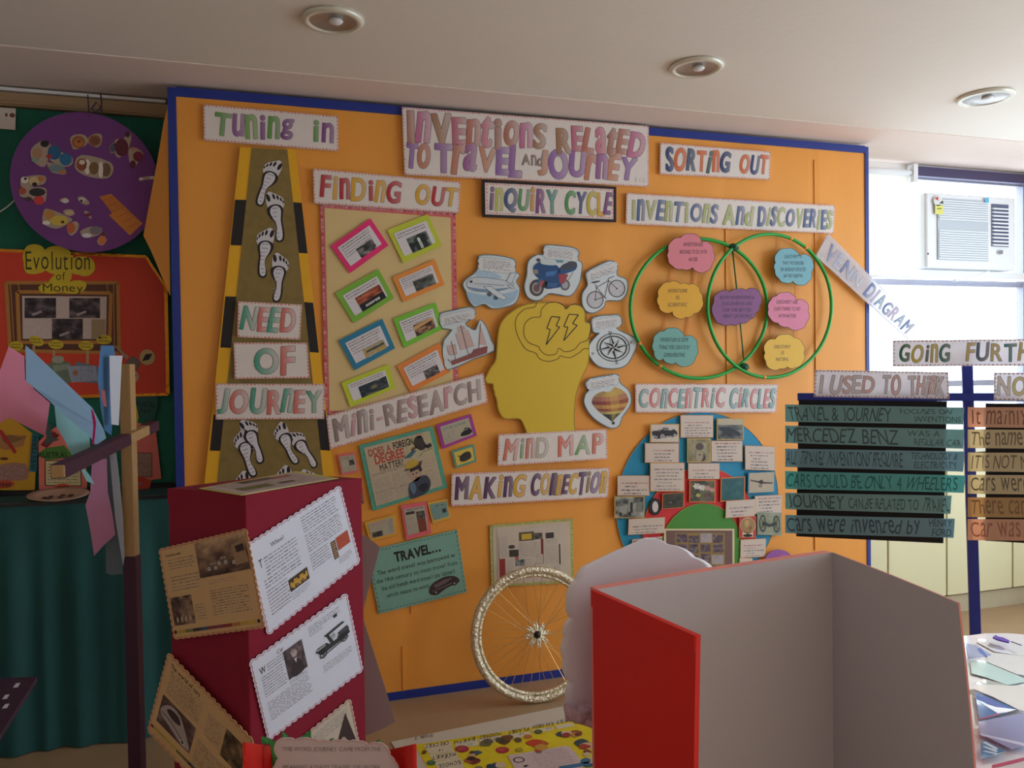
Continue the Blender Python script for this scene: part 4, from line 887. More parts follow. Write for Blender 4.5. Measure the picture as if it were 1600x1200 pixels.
def dmill(c,m):
    c.photo(m,m,1-m,1-m,[lin((120,112,80)),lin((150,140,105)),lin((170,160,125))],10,10,12); c.ell(.52,.34,.17,.15,lin((88,74,62)),4); c.ell(.62,.80,.15,.16,lin((70,60,50)),4); c.ell(.50,.72,.17,.24,lin((165,150,125)),5); c.ell(.52,.68,.04,.04,lin((100,85,65)),6)
photocard('olive photo card of two round carved wheels',535,380,683,530,dmill)
textcard('text card right of the carved wheels photo',685,395,880,525,6,lead=.06)
textcard('text card at the right end of the blue circle, above the flying machine',895,430,1083,582,6,lead=.22,t=-6)
def dpl(c,m):
    c.rect(m,m,1-m,1-m,lin((190,174,150)),2); c.poly([(.08,.34),(.45,.44),(.48,.54),(.10,.40)],lin((70,60,58)),3); c.poly([(.50,.46),(.92,.52),(.90,.58),(.52,.56)],lin((80,70,66)),3); c.poly(smooth([(.40,.42),(.52,.38),(.56,.50),(.50,.58),(.42,.54)],3),lin((50,42,42)),4); c.poly([(.36,.60),(.54,.60),(.50,.74),(.42,.72)],lin((140,125,110)),3)
photocard('pale photo card of an early flying machine',915,585,1085,718,dpl,t=8,edge=(40,130,160))
textcard('largest text card, on the left where blue meets red',303,532,518,712,7,lead=.18,first=lin((95,80,85)),bold=False,off=.021)
textcard('text card above the white lotus photo',540,535,738,635,3,lead=.35,first=lin((190,110,110)),bold=False)
def dlot(c,m):
    c.photo(m,m,1-m,1-m,[lin((30,34,28)),lin((60,70,42)),lin((110,90,80)),lin((95,120,60))],12,12,13)
    for x,y,r,cc in ((.28,.28,.14,(225,215,200)),(.48,.34,.13,(230,222,212)),(.68,.36,.12,(205,165,140)),(.86,.44,.10,(210,165,150)),(.33,.68,.09,(190,190,90)),(.62,.70,.08,(120,70,80))):
        for k in range(6): a=k*1.05; c.ell(x+r*.45*math.cos(a),y+r*.45*math.sin(a),r*.62,r*.40,mixc(lin(cc),lin((120,100,90)),.14*(k%3)),5+k*.6,rot=a,n=12)
photocard('square photo card of white and pink flowers',548,640,712,780,dlot,edge=(230,120,60))
photocard('plain dark teal square card on the red ring',745,618,898,768,lambda c,m:(c.photo(m,m,1-m,1-m,[lin((22,75,82)),lin((40,95,98)),lin((60,115,110))],16,16,14,contrast=.6),),t=8,edge=(225,130,60))
textcard('text card on the far left above the old lorry photo',98,612,300,738,4,lead=.30)
def dlor(c,m):
    c.photo(m,m,1-m,1-m,BW,12,10,15); c.rect(.45,.12,.62,.70,lin((150,150,138)),4); c.rect(.70,.25,.93,.72,lin((125,128,118)),4); c.rect(.52,.28,.60,.75,lin((42,45,44)),5); c.rect(.16,.45,.40,.80,lin((155,156,145)),5); c.ell(.20,.82,.05,.09,lin((40,42,40)),6); c.ell(.50,.80,.05,.09,lin((40,42,40)),6); c.seg([(.55,.3),(.95,.18)],.003,BLACK,6)
photocard('grey photo card of an old lorry by a building, far left',80,742,268,878,dlor,edge=(200,160,80))
# letter O ring
s=Sheet('letter_cutout','black oval letter O cutout on the red ring','letter',BOARD,.014,rct(300,755,370,860),mat('black_letter_card',(24,20,22),.6),.003,outline=[fc4(335+37*math.cos(a),807+54*math.sin(a)) for a in [2*math.pi*k/36 for k in range(36)]])
c=s.px('white_centre',f=fc4); c.lay=2; c.ell(335,807,19,35,lin((214,205,200))); s.done()
photocard('dark green photo card of a pen like aircraft, beside the letter O',380,715,518,813,lambda c,m:(c.photo(m,m,1-m,1-m,[lin((40,42,32)),lin((62,62,44)),lin((85,82,58))],12,8,16,contrast=.7),c.poly([(.20,.72),(.62,.44),(.86,.28),(.82,.40),(.50,.62),(.24,.78)],lin((42,38,40)),4),c.poly([(.30,.64),(.44,.56),(.40,.62)],lin((200,195,185)),5)),t=10,edge=(225,125,60))
textcard('small text card on the red ring at the left, below the lorry',168,872,397,972,3,lead=.42,bold=False,t=12,first=lin((110,95,100)))
photocard('photo card mostly hidden behind the white plastic cloud',192,992,380,1090,lambda c,m:c.photo(m,.12,1-m,1-m,BW[:3],12,8,17),t=20,edge=(215,175,160))
textcard('text card on the red ring below the teal square',777,758,962,865,3,lead=.36,bold=False,t=14,off=.021,first=lin((110,95,100)))
textcard('text card at the right edge above the cartwheels photo',957,732,1130,845,5,lead=.08,t=8)
def dglobe(c,m):
    c.rect(m,m,1-m,1-m,lin((200,50,48)),2); c.ell(.5,.42,.46,.38,lin((214,190,160)),3); c.ell(.5,.42,.43,.35,lin((168,130,80)),4); c.poly(smooth([(.3,.25),(.5,.15),(.6,.3),(.5,.5),(.35,.45)],3),lin((195,160,105)),5); c.poly(smooth([(.55,.5),(.75,.45),(.7,.62),(.58,.66)],3),lin((140,100,60)),5); c.rect(.18,.72,.82,.98,lin((214,190,160)),3); c.ell(.5,.90,.28,.07,BLACK,5); c.rect(.46,.78,.54,.88,lin((90,60,40)),5)
photocard('card with a brown desk globe',860,868,965,1000,dglobe,edge=(215,110,70))
def dwag(c,m):
    c.photo(m,m,1-m,1-m,[lin((120,125,105)),lin((150,155,130)),lin((170,170,150))],10,10,18,contrast=.6)
    for x in(.22,.78):
        c.ring(x,.50,.14,.38,.035,lin((48,58,48)),4,wy=.07)
        for k in range(8): a=k*math.pi/4; c.seg([(x,.5),(x+.13*math.cos(a),.5+.35*math.sin(a))],.002,lin((48,58,48)),5)
    c.poly([(.26,.40),(.50,.52),(.74,.40),(.74,.56),(.50,.64),(.26,.58)],lin((50,56,50)),6)
photocard('card with two green cannon wheels at the lower right',972,845,1125,988,dwag,t=-6,edge=(150,160,140))
textcard('text card below the desk globe',868,1005,1028,1120,5,lead=.28,bold=False,t=8)
textcard('lowest text card, just above the red folding board',862,1128,943,1215,3,lead=.2,bold=False)
def dcol(c,m):
    c.rect(.03,.03,.97,.98,lin((115,85,78)),2); c.rect(.15,.07,.86,.96,lin((150,120,62)),3)
    PC=[lin((55,38,55)),lin((95,75,85)),lin((140,125,120))]
    for x,y,w,h,k in ((.17,.09,.15,.15,0),(.34,.12,.15,.13,0),(.51,.08,.16,.16,1),(.69,.10,.14,.15,0),(.34,.27,.14,.16,0),(.51,.27,.14,.14,0),(.69,.27,.15,.15,0),(.51,.44,.14,.16,0),(.67,.46,.17,.16,1),(.17,.27,.15,.16,0),(.17,.46,.15,.16,1),(.34,.46,.15,.16,0),(.34,.65,.15,.16,1),(.51,.65,.14,.16,1),(.67,.65,.17,.16,0),(.17,.65,.15,.16,0),(.17,.82,.15,.12,1),(.51,.82,.14,.12,0)):
        if k: c.rect(x,y,x+w,y+h,lin((170,160,160)),4); c.words(x+.02,y+.02,x+w*.6,y+h*.4,2,BLACK,l=5)
        else: c.photo(x,y,x+w,y+h,PC,6,5,int(x*100+y*37),l=4)
photocard('large dark photo collage in a cream frame on the green circle',390,945,830,1300,dcol,edge=(222,205,160),m=.02)
# purple dome
o2=[(1196,905),(1193,888),(1196,872),(1205,862),(1218,859),(1231,863),(1240,874),(1243,890),(1240,905)]
s=Sheet('purple_paper_dome','purple rounded paper cutout peeking over the red folding board','cutout',BOARD,.03,o2[:4],mat('purple_dome',(150,85,160),.6),.004,outline=smooth(o2,3)); c=s.px('pink_stripe'); c.lay=2; c.poly(smooth([(1203,905),(1208,882),(1222,866),(1234,872),(1240,892),(1238,905)],3),lin((180,100,165))); s.done()
# ------------------------------------------------------------------ wheel
T=thing('bicycle_wheel','silver foil wrapped bicycle wheel leaning against the orange board','wheel',(0,0,0))
wl=math.radians(9); wy=math.radians(4); gp_=onZ(843,1098.5,0); WR=.291
axis=Vector((math.sin(wy)*-1,-math.cos(wy),0)); axis=(axis*math.cos(wl)+Vector((0,0,1))*math.sin(wl)).normalized()
uu=Vector((math.cos(wy),-math.sin(wy),0)); vv=axis.cross(uu); vv=vv if vv.z>0 else -vv
wc=Vector((gp_.x,gp_.y,0))+vv*WR; ORI[T.name]=wc; T.location=wc
def wp(r,a,h=0): return wc+(uu*math.cos(a)+vv*math.sin(a))*r+axis*h
M_sil=mat('crumpled_foil',(226,216,188),.32,metal=.75,bump=1.0,bs=90,ns=20,amt=.25); M_gold=mat('gold_wire',(222,180,120),.35,metal=.8)
RT=.017; b=MB(); b.tube([wp(WR-RT+R.uniform(-.0008,.0008),2*math.pi*k/96) for k in range(96)],RT,14,True); b.build('tyre',M_sil,T,smooth=True)
b=MB(); b.tube([wp(WR-.040,2*math.pi*k/72) for k in range(72)],.0085,8,True); b.build('rim',M_sil,T,smooth=True)
b=MB(); b.lathe([(0,-.03),(.012,-.03),(.014,-.02),(.022,-.02),(.022,-.014),(.012,-.01),(.012,.01),(.022,.014),(.022,.02),(.014,.03),(.006,.045),(0,.045)],wc,axis,20); b.build('hub',mat('dark_hub',(60,55,48),.4,metal=.6),T,smooth=True)
b=MB()
for h,ph in ((.023,0),(.023,.22)):
    st=[wp(.062 if k%2==0 else .026,math.pi*k/8+ph,h+.001*ph) for k in range(16)]
    b.add([wp(0,0,h+.006)]+st,[(0,1+k,1+(k+1)%16) for k in range(16)])
    b.add([wp(0,0,h-.002)]+st,[(0,1+(k+1)%16,1+k) for k in range(16)])
b.build('foil_star',M_sil,T)
for k in range(36):
    a=2*math.pi*k/36; h=.018 if k%2 else -.018; da=.9*(1 if (k//2)%2 else -1)
    b=MB(); b.tube([wp(.021,a+da,h),wp(WR-.045,a,h*.1)],.0013,5); b.build('spoke',M_gold,T)
# ------------------------------------------------------------------ left display behind
YL=.22; LP=Plane((0,YL,0),(0,-1,0)); f1=lambda x,y:(x/4.286,130+y/4.286); f2=lambda x,y:(x/4.614,380+y/4.614); f6=lambda x,y:(x/6,600+y/6)
lx0=-1.75; lx1=bx0-.01; zt=LP.at(100,175).z
b=MB(); b.box((lx0,YL,.984),(lx1,YL+.03,zt)); o=b.build('pin_board',mat('teal_green_cloth_board',(22,104,84),.8,ns=60,amt=.15,bump=.2,bs=120)); tag(o,'dark teal green pin board standing on the covered table','pin board')
b=MB(); b.box((lx0,YL-.02,zt+.004),(lx1-.01,YL+.06,ZC-.03)); b.tube([(lx0,YL-.026,zt+.015),(lx1-.01,YL-.026,zt+.015)],.006,8); o=struct(b,'trim_4',mat('brown_rail',(170,140,105),.6,ns=4,amt=.12))
b=MB(); b.box((lx0,YL-.03,ZC-.026),(lx1-.02,YL-.012,ZC-.014)); struct(b,'trim_5',M_white)
# covered table
TZ=.962; b=MB(); b.box((lx0,.02,0),(lx1-.03,YB-.01,TZ-.01))
T=thing('covered_table','long table draped to the floor in dark teal cloth','table',((lx0+lx1)/2,.1,0))
M_cl=mat('dark_teal_cloth',(28,80,78),.85,ns=3,amt=.18,bump=.15,bs=150)
b.build('table_frame',mat('table_wood',(90,70,50),.7),T)
def fold(u,v):
    x=lx0+(lx1-.02-lx0)*u; z=TZ*(1-v)+.004*v
    d=.012*math.sin(x*14)+.008*math.sin(x*31+1)+.006*math.sin(x*57); d*=min(1,v*3)*1.2
    for xs in (-.80,-.52): d-=.02*math.exp(-((x-xs)/.03)**2)*min(1,v*2)
    return Vector((x,-.005-.012*v+d-.012,z))
b=MB(); b.grid(fold,120,16); b.grid(lambda u,v:Vector((lx0+(lx1-.02-lx0)*u,YB-.01-(YB-.01+.018)*v,TZ+.001)),10,4); b.build('table_cloth',M_cl,T,smooth=True)
b=MB(); b.box((lx0,-.021,TZ-.012),(lx1-.02,-.012,TZ+.002)); b.box((lx0,YL-.012,TZ+.001),(lx1-.02,YL+.002,TZ+.018)); b.build('black_edge_tape',mat('black_tape',(18,20,26),.3),T)
# white note top left
s=Sheet('paper_note','white paper scrap pinned at the far top left','paper',LP,.008,[(-12,167),(24.5,169.5),(24,203),(-12,200)],PAP,.001); c=s.uv('print'); c.ell(.60,.33,.06,.09,lin((110,90,60))); c.ell(.86,.33,.12,.11,lin((130,80,70))); s.done()
b=MB(); b.tube([LP.at(-20,345,.02),LP.at(0,331,.01),LP.at(12,323,.012),LP.at(24,312,.02)],.003,6); tag(b.build('cord',M_white,smooth=True),'thin white cord running behind the purple disc','cord')
# purple disc
DP_=Plane((0,.10,0),(0,-1,0)); dc=DP_.at(135,285); r_=(DP_.at(135,175.5)-DP_.at(135,394)).length/2
T=thing('hanging_disc','round purple card disc with pasted pictures, hung from the ceiling','hanging disc',dc)
rx_=(DP_.at(251,285)-DP_.at(18.5,285)).length/2
b=MB(); b.prism([dc+Vector((rx_*math.cos(a),0,r_*math.sin(a))) for a in [2*math.pi*k/64 for k in range(64)]],Vector((0,-1,0)),.006); b.build('purple_card',mat('purple_card',(112,58,122),.8,ns=6,amt=.08),T)
def blob(nm,pts,draws):
    c=Canvas(lambda x,y:DP_.at(*f1(x,y),.001),DP_.n); c.poly(smooth(pts,3),lin((170,150,130)),1)
    for p,cc,l in draws:
        if len(p)==4 and not isinstance(p[0],tuple): c.ell(*p,lin(cc),l)
        else: c.poly(smooth(p,2),lin(cc),l)
    c.mb.build(nm,INK,T)
CU='pasted_picture'
blob(CU,[(470,370),(500,345),(560,345),(590,380),(570,420),(500,445),(480,420)],[((525,395,45,42),(150,85,45),2),((528,398,30,28),(180,110,50),3),((530,390,14,10),(110,60,40),4)])
blob(CU,[(590,370),(630,340),(680,345),(680,400),(650,430),(600,410)],[((635,385,40,38),(140,80,45),2),((640,385,24,22),(110,70,50),3)])
blob(CU,[(210,440),(290,380),(330,400),(340,440),(300,560),(220,520)],[((300,405,30,24),(30,28,32),2),((250,470,35,38),(170,130,95),2),((235,515,24,14),(130,150,130),3)])
blob(CU,[(325,430),(380,420),(410,460),(480,490),(485,540),(430,560),(340,520)],[((365,465,45,48),(35,95,135),2),((440,510,42,42),(40,105,145),2),((330,490,20,14),(170,40,50),3)])
blob(CU,[(310,530),(360,540),(430,570),(440,610),(380,605),(340,590)],[((380,570,55,26),(110,130,130),2),((420,595,26,14),(180,120,70),3)])
blob(CU,[(500,560),(545,480),(740,530),(750,610),(690,640),(560,615)],[((548,545,36,42),(140,70,40),2),((585,560,20,50),(225,215,205),2),((630,570,34,42),(120,90,50),3),((675,580,16,55),(220,210,200),3),((710,580,32,46),(110,80,55),2),((550,530,20,16),(220,200,180),4)])
blob(CU,[(770,380),(830,370),(850,330),(880,350),(860,440),(800,500),(765,460)],[((815,430,45,60),(95,30,50),2),((855,345,16,18),(60,30,40),3)])
blob(CU,[(735,420),(770,400),(775,450),(745,470)],[((755,435,18,28),(75,75,100),2)])
blob(CU,[(860,450),(900,430),(960,470),(930,520),(895,570),(870,540)],[((925,490,34,34),(120,25,60),2),((890,545,20,28),(90,25,60),2),((890,440,12,12),(190,110,80),3)])
blob(CU,[(930,640),(980,625),(1040,625),(1040,645),(980,645),(940,655)],[((945,640,14,9),(220,205,205),2),((1020,632,18,9),(220,205,205),2)])
blob(CU,[(140,650),(200,620),(300,620),(300,670),(230,690),(150,700)],[((165,648,26,22),(225,215,195),2),((170,640,10,9),(30,25,28),3),((230,655,36,28),(210,180,130),2),((275,640,22,18),(190,110,50),2),((232,678,18,14),(40,30,30),3)])
blob(CU,[(130,720),(170,700),(300,700),(310,760),(290,800),(200,770),(140,760)],[((150,722,26,24),(170,80,55),2),((250,730,55,28),(45,40,48),2),((262,785,36,30),(205,60,60),3),((190,775,24,14),(70,55,50),3)])
blob(CU,[(290,870),(320,840),(470,900),(470,930),(380,975),(290,940)],[((330,880,34,30),(190,130,60),2),((395,920,60,34),(205,175,70),2),((310,935,26,14),(225,215,200),2),((420,930,12,10),(90,50,40),3)])
blob(CU,[(430,850),(480,845),(500,875),(470,890),(430,875)],[((465,868,28,16),(200,170,130),2)])
blob(CU,[(400,780),(440,765),(465,790),(440,805),(410,795)],[((437,788,22,14),(215,205,205),2)])
blob(CU,[(520,765),(560,760),(600,800),(580,815),(540,800)],[((550,780,22,14),(205,190,190),2),((545,788,9,9),(60,40,50),3)])
blob(CU,[(560,860),(590,860),(615,900),(600,905)],[((590,882,18,12),(120,35,50),2)])
blob(CU,[(445,960),(500,925),(530,950),(510,1000),(470,1020)],[((475,970,28,36),(190,95,50),2),((510,940,14,12),(200,150,140),3)])
blob(CU,[(540,990),(610,960),(680,970),(670,1010),(600,1035),(555,1030)],[((640,985,40,28),(120,110,115),2),((582,1020,32,14),(220,215,215),3)])
blob(CU,[(650,1050),(690,1020),(715,1050),(690,1085),(660,1080)],[((685,1050,26,30),(205,115,60),2),((690,1010,14,14),(100,50,50),3)])
c=Canvas(lambda x,y:DP_.at(*f1(x,y),.001),DP_.n)
c.poly([(665,760),(745,740),(955,940),(870,1020)],lin((190,110,45)),1); c.poly([(730,885),(790,835),(955,940),(870,1020)],lin((200,120,45)),2)
for k in range(6): c.seg([(690+k*32,790+k*36),(760+k*34,760+k*34)],.0015,lin((140,70,30)),3)
c.mb.build('wooden_crate_picture',INK,T)
b=MB(); b.tube([DP_.at(158,180,-.01),DP_.at(159,160,-.02),DP_.at(157,145,-.02)],.003,6); b.tube([DP_.at(139,182,.0),DP_.at(138,160,-.02),DP_.at(137,148,-.02)],.0025,6); b.tube([DP_.at(143,170,.01),DP_.at(150,160,.012),DP_.at(158,168,.01),DP_.at(150,176,.01)],.004,6,True); b.build('hanging_string',mat('dark_string',(55,45,70),.7),T)
# red panel
def lsheet(name,label,cat,quad,mt,off=.01,t=.003,outline=None,body='card'): return Sheet(name,label,cat,LP,off,quad,mt,t,outline=outline,body=body)
M_foil=mat('gold_foil',(215,140,40),.3,metal=.8,bump=.6,bs=60)
rq=[(-70,388),(238,402),(263,612),(-70,624)]; ro_=[(-70,388),(228,401),(259,449),(262.5,616),(-70,624)]
s=lsheet('red_display_panel','red display panel with gold trim headed Evolution of money','display panel',rq,mat('red_card',(215,62,34),.6,ns=3,amt=.08),.02,.01,outline=ro_)
c=s.px('gold_trim',ink=M_foil); c.lay=3
c.line(ro_[0:2],.012,PINKL); c.line(ro_[1:3],.010,PINKL); c.line(ro_[2:4],.014,PINKL); c.line(ro_[3:5],.012,PINKL)
c=s.px('picture_frame',f=f2); c.lay=3
c.poly([(45,285),(850,285),(860,790),(75,775)],lin((92,52,36))); c.up()
for p in ([(45,285),(850,285),(860,790),(75,775)],[(125,350),(800,360),(790,715),(140,715)]): c.seg(p,.014,lin((185,125,55)),closed=True)
for p in ([(75,300),(105,760)],[(820,300),(825,770)],[(130,290),(145,350)],[(770,290),(780,350)]): c.seg(p,.004,lin((185,125,55)))
c.up(); c.poly([(160,380),(770,385),(765,690),(165,690)],lin((205,185,175))); c.up()
PB=[lin((25,18,24)),lin((60,48,55)),lin((120,105,105)),lin((190,175,170))]
for x0,y0,x1,y1,k in ((178,395,405,540,1),(500,395,722,540,2),(375,545,598,690,3)):
    c.photo(x0,y0,x1,y1,PB[:3],10,8,20+k); c.poly([(x0+50,y1-30),(x0+120,y1-55),(x0+125,y1-40),(x0+60,y1-15)],lin((170,155,155)),7)
c.rect(660,550,762,688,lin((165,140,105)),6)
YC=lin((214,186,40))
c=s.px('title_cloud',f=f2); c.lay=7
c.poly(bumps([(170,70),(200,18),(290,15),(325,50),(370,25),(470,35),(525,90),(530,110),(590,95),(670,120),(685,190),(640,235),(560,225),(520,215),(500,285),(560,268),(620,285),(620,320),(590,352),(440,350),(290,350),(278,315),(350,285),(400,225),(330,195),(290,215),(190,215),(172,140)],.10,3),YC); c.up()
TI=lin((60,52,20))
c.text('Evolution',185,50,660,190,TI,off=-.004,jit=.03); c.text('of',405,205,480,265,TI,off=-.004); c.text('Money',310,290,610,350,TI,off=-.002,jit=.05)
for x,y,a,st in ((115,742,-.05,'Commodity Money'),(265,705,.4,'Metal Money'),(405,730,.1,'Paper Money'),(622,738,.05,'Plastic Money'),(752,695,-.05,'E Money')):
    c=s.px('yellow_tag',f=f2); c.ell(x,y,55,34,YC,rot=a,l=8,n=14); w=st.split(' ')
    for i,ww in enumerate(w): c.text(ww,x-40,y-22+22*i,x+40,y-6+22*i,BLACK,l=9,off=.005)
c=s.px('tag_string',f=f2)
for x,y0,y1 in ((245,735,800),(390,770,820),(632,775,870)): c.rect(x-10,y0,x+10,y1,lin((190,150,110)),7)
c=s.px('jar_picture',f=f2); c.lay=5
c.poly(smooth([(330,890),(400,850),(500,860),(520,930),(500,1010),(430,980),(370,930)],3),lin((110,125,105)),5); c.poly(smooth([(375,830),(420,810),(460,825),(450,860),(390,862)],3),lin((170,165,145)),6); c.poly([(380,880),(500,870),(515,900),(390,930)],lin((140,155,130)),6)
c=s.px('card_picture',f=f2); c.poly([(540,870),(560,855),(710,890),(715,1010),(560,1000)],lin((110,125,140)),6); c.poly([(485,885),(690,885),(705,990),(515,1005)],lin((150,160,180)),7); c.ell(545,935,18,20,lin((170,110,60)),8); c.words(580,890,680,990,5,lin((95,100,125)),l=8)
c=s.px('coin_picture',f=f2); c.ell(1062,822,56,56,lin((195,165,115)),6); c.poly([(1025,850),(1050,800),(1100,795),(1075,840)],lin((30,24,22)),7); c=s.px('coin_picture',f=f2); c.ell(965,962,36,44,lin((190,155,130)),6); c.poly([(945,980),(950,930),(985,955)],lin((30,24,22)),7); c.poly([(905,860),(960,810),(1020,860),(985,920),(920,900)],lin((115,98,88)),6); c.poly([(820,735),(840,740),(930,820),(915,840)],lin((170,140,120)),5)
s.done()
# lower posters
M_ye=mat('mustard_card',(205,150,30),.7,ns=4,amt=.1); M_pk=mat('salmon_card',(232,120,105),.7,ns=6,amt=.06)
s=lsheet('year_poster','mustard poster with a red diagonal bar, lower far left','poster',[(-40,652),(58,658),(53,766),(-40,766)],M_ye,.014,outline=[(-40,650),(18,652),(50,677),(57.5,690),(54,766),(-40,766)])
c=s.px('print',f=f6); c.lay=2; c.poly([(-20,480),(250,480),(220,580),(60,620),(-20,600)],lin((170,115,60))); c.poly(smooth([(20,500),(100,475),(180,500),(250,490),(160,540),(60,560)],3),lin((130,90,50)),3); c.poly([(-30,430),(20,430),(160,635),(135,655)],lin((175,40,35)),4); c.poly(smooth([(-20,760),(240,745),(260,890),(100,905),(-20,900)],2),lin((165,115,95)),3); c.words(-10,765,240,890,7,lin((100,70,60)),l=4); c.ell(40,700,40,14,lin((100,50,30)),3)
c.poly(smooth([(-30,915),(100,905),(135,945),(60,975),(-30,970)],3),lin((200,70,30)),4); c.text('1930',-5,925,110,965,BLACK,l=5,off=.02); s.done()
s=lsheet('name_tag','teal paper tag reading Western, set on end','tag',[(50,678),(60,680),(57,738),(46,736)],mat('teal_tag',(30,105,115),.7),.018,.001)
c=Canvas(lambda x,y:(s.q[3]*(1-x)+s.q[0]*x)*(1-y)+(s.q[2]*(1-x)+s.q[1]*x)*y,s.n); s.cv.append(('print',c,INK)); c.lay=2; c.text('WESTERN',.03,.15,.97,.85,BLACK,off=.02,natural=False); s.done()
s=lsheet('country_poster','pink poster marked Austral with a cream text panel','poster',[(60,690),(134,668),(136,764),(61,765)],M_pk,.012,outline=[(60,690),(85,668),(120,660),(134,690),(136,764),(61,765)])
c=s.px('print',f=f6); c.lay=2; c.poly([(425,718),(755,718),(762,955),(425,950)],lin((222,200,140))); c.seg([(425,718),(755,718),(762,955),(425,950)],.003,BLACK,3,closed=True); c.words(445,740,745,940,7,lin((120,100,80)),l=3,ragged=.1)
c.poly([(360,650),(430,600),(600,575),(680,660),(640,690),(430,715)],lin((70,125,40)),5); c.text('AUSTRAL',355,640,645,690,lin((25,45,20)),l=6,off=.025,natural=False)
c.ell(590,972,78,40,lin((220,90,50)),5); c.text('1988',535,955,650,985,BLACK,l=6,off=.03)
c.poly([(380,570),(500,440),(560,480),(440,600)],lin((120,30,25)),4); c.poly([(430,380),(480,375),(490,500),(560,520),(420,570),(440,480)],lin((70,85,80)),6); s.done()
s=lsheet('country_poster','salmon pink poster behind the wooden post, with grey writing','poster',[(195,655),(243,668),(252,748),(198,755)],M_pk,.012)
c=s.px('print',f=f6); c.lay=2; c.rect(1245,645,1425,870,lin((165,120,100))); c.seg([(1245,645),(1425,645),(1425,870),(1245,870)],.002,BLACK,3,closed=True); c.words(1260,660,1410,860,8,lin((110,75,65)),l=3); c.poly([(1200,890),(1330,865),(1420,905),(1400,990),(1210,1020)],lin((200,60,35)),4); c.words(1260,910,1340,960,1,BLACK,l=5); s.done()
s=lsheet('name_tag','dark teal tag reading Postal pay at right of the post','tag',[(212,622),(246,622),(244,655),(214,650)],mat('dark_teal_tag',(30,85,80),.7),.016,.001,outline=[(210,620),(247,618),(246,640),(238,660),(214,650)])
c=s.uv('print'); c.lay=2; c.text('POSTAL',.05,.2,.95,.45,BLACK,off=.02,natural=False); c.text('PAY',.2,.55,.75,.8,BLACK,off=.02,natural=False); s.done()
b=MB(); b.box((onY(243,745,.17).x,YL-.012,TZ+.002),(onY(252,745,.17).x,YL-.010,TZ+.09)); 
# paper plate
pc_=onY(84,776,-.03); T=thing('paper_plate','small painted paper plate tipped over the table edge','plate',(pc_.x,pc_.y,TZ-.02))
ax=Vector((.03,-.10,.98)).normalized(); pcen=Vector((pc_.x,.045,TZ+.004))
b=MB(); b.lathe([(0,0),(.06,0),(.085,.012),(.108,.016),(.108,.018),(.084,.015),(.06,.003),(0,.003)],pcen,ax,40); b.build('plate',mat('plate_paper',(190,150,125),.7,ns=12,amt=.15),T,smooth=True)
b=MB(); 
for k in range(7): a=k*.9; p=pcen+ax*.006+Vector((math.cos(a)*.04,0,0)); b.lathe([(0,0),(.010,0),(.008,.003),(0,.003)],p+ax.orthogonal().normalized()*.03*math.sin(a),ax,8)
b.build('painted_marks',mat('dark_marks',(70,45,40),.7),T)
# ------------------------------------------------------------------ wooden stand with paper strips
M_wood=mat('raw_wood',(176,140,92),.7,ns=8,amt=.2,stretch=(8,8,.6)); M_wrap=mat('dark_purple_wrap',(62,22,48),.6,ns=10,amt=.1)
zp=2.62; pt_=P(194,569,zp); pb=onZ(212,1281,0); 
T=thing('wooden_stand','tall wooden post stand with a slanting crossbar, dark purple below','stand',(pb.x,pb.y,0))
hw=.0185
def post(z0,z1,name,mt,w=hw):
    t0=(z0)/(pt_.z); t1=z1/pt_.z; a=pb.lerp(pt_,t0); c_=pb.lerp(pt_,t1)
    q=lambda p:[p+R0*(-w)+Vector((0,0,0)),p+R0*w,p+R0*w+Vector((-R0.y,R0.x,0))*2*w,p-R0*w+Vector((-R0.y,R0.x,0))*2*w]
    b=MB(); b.hexa(q(a),q(c_)); return b.build(name,mt,T,bevel=.002)
zs=P(203,876,2.56).z
post(0.02,zs,'wrapped_post',M_wrap,.0205); post(zs,pt_.z,'wooden_post',M_wood)
b=MB(); b.box((pb.x-.2,pb.y-.02,0),(pb.x+.2,pb.y+.05,.03)); b.box((pb.x-.025,pb.y-.2,.0),(pb.x+.02,pb.y+.22,.03)); b.build('cross_foot',M_wrap,T)
A=P(90,737,1.98); B_=P(241,665,2.88)
def bar(t0,t1,name,mt,w):
    a=A.lerp(B_,t0); c_=A.lerp(B_,t1); d=(B_-A).normalized(); r=d.cross(Vector((0,0,1))).normalized(); u=r.cross(d)
    q=lambda p:[p-r*w-u*w,p+r*w-u*w,p+r*w+u*w,p-r*w+u*w]
    b=MB(); b.hexa(q(a),q(c_)); return b.build(name,mt,T,bevel=.003)
sh=Vector((0,0,0))
bar(0,1,'crossbar',M_wood,.0165); bar(.002,.62,'purple_wrap',M_wrap,.0180); bar(.86,.998,'purple_wrap',M_wrap,.0180)
def strip(label,pts,cc,Z,dz=0.0,dy=0.0,tr=.15,t=.0012,alpha=None,name='paper_strip'):
    xs=[p[0] for p in pts]; ys=[p[1] for p in pts]; x0,x1,y0,y1=min(xs),max(xs),min(ys),max(ys)
    q=[P(x,y,Z+dz*((x-x0)/(x1-x0)-.5)+dy*((y-y0)/(y1-y0)-.5)) for x,y in pts]
    b=MB(); b.prism(q,-Fv,t); o=b.build(name,mat('strip_%d_%d_%d'%cc,cc,.65,ns=10,amt=.05,transl=tr)); return tag(o,label,'paper strip','paper strips hung on the wooden stand')
s3=lambda L_:[(x/3.333,540+y/3.333) for x,y in L_]
strip('large pink arrow shaped paper at the far left',s3([(45,5),(125,55),(130,180),(260,290),(235,470),(150,428),(50,375),(20,390),(-80,460),(-90,160),(0,130)]),(232,140,165),2.30,dz=.12)
strip('dull purple paper edge behind the pink arrow',s3([(125,60),(140,80),(138,185),(265,285),(262,300),(128,185)]),(95,55,85),2.33)
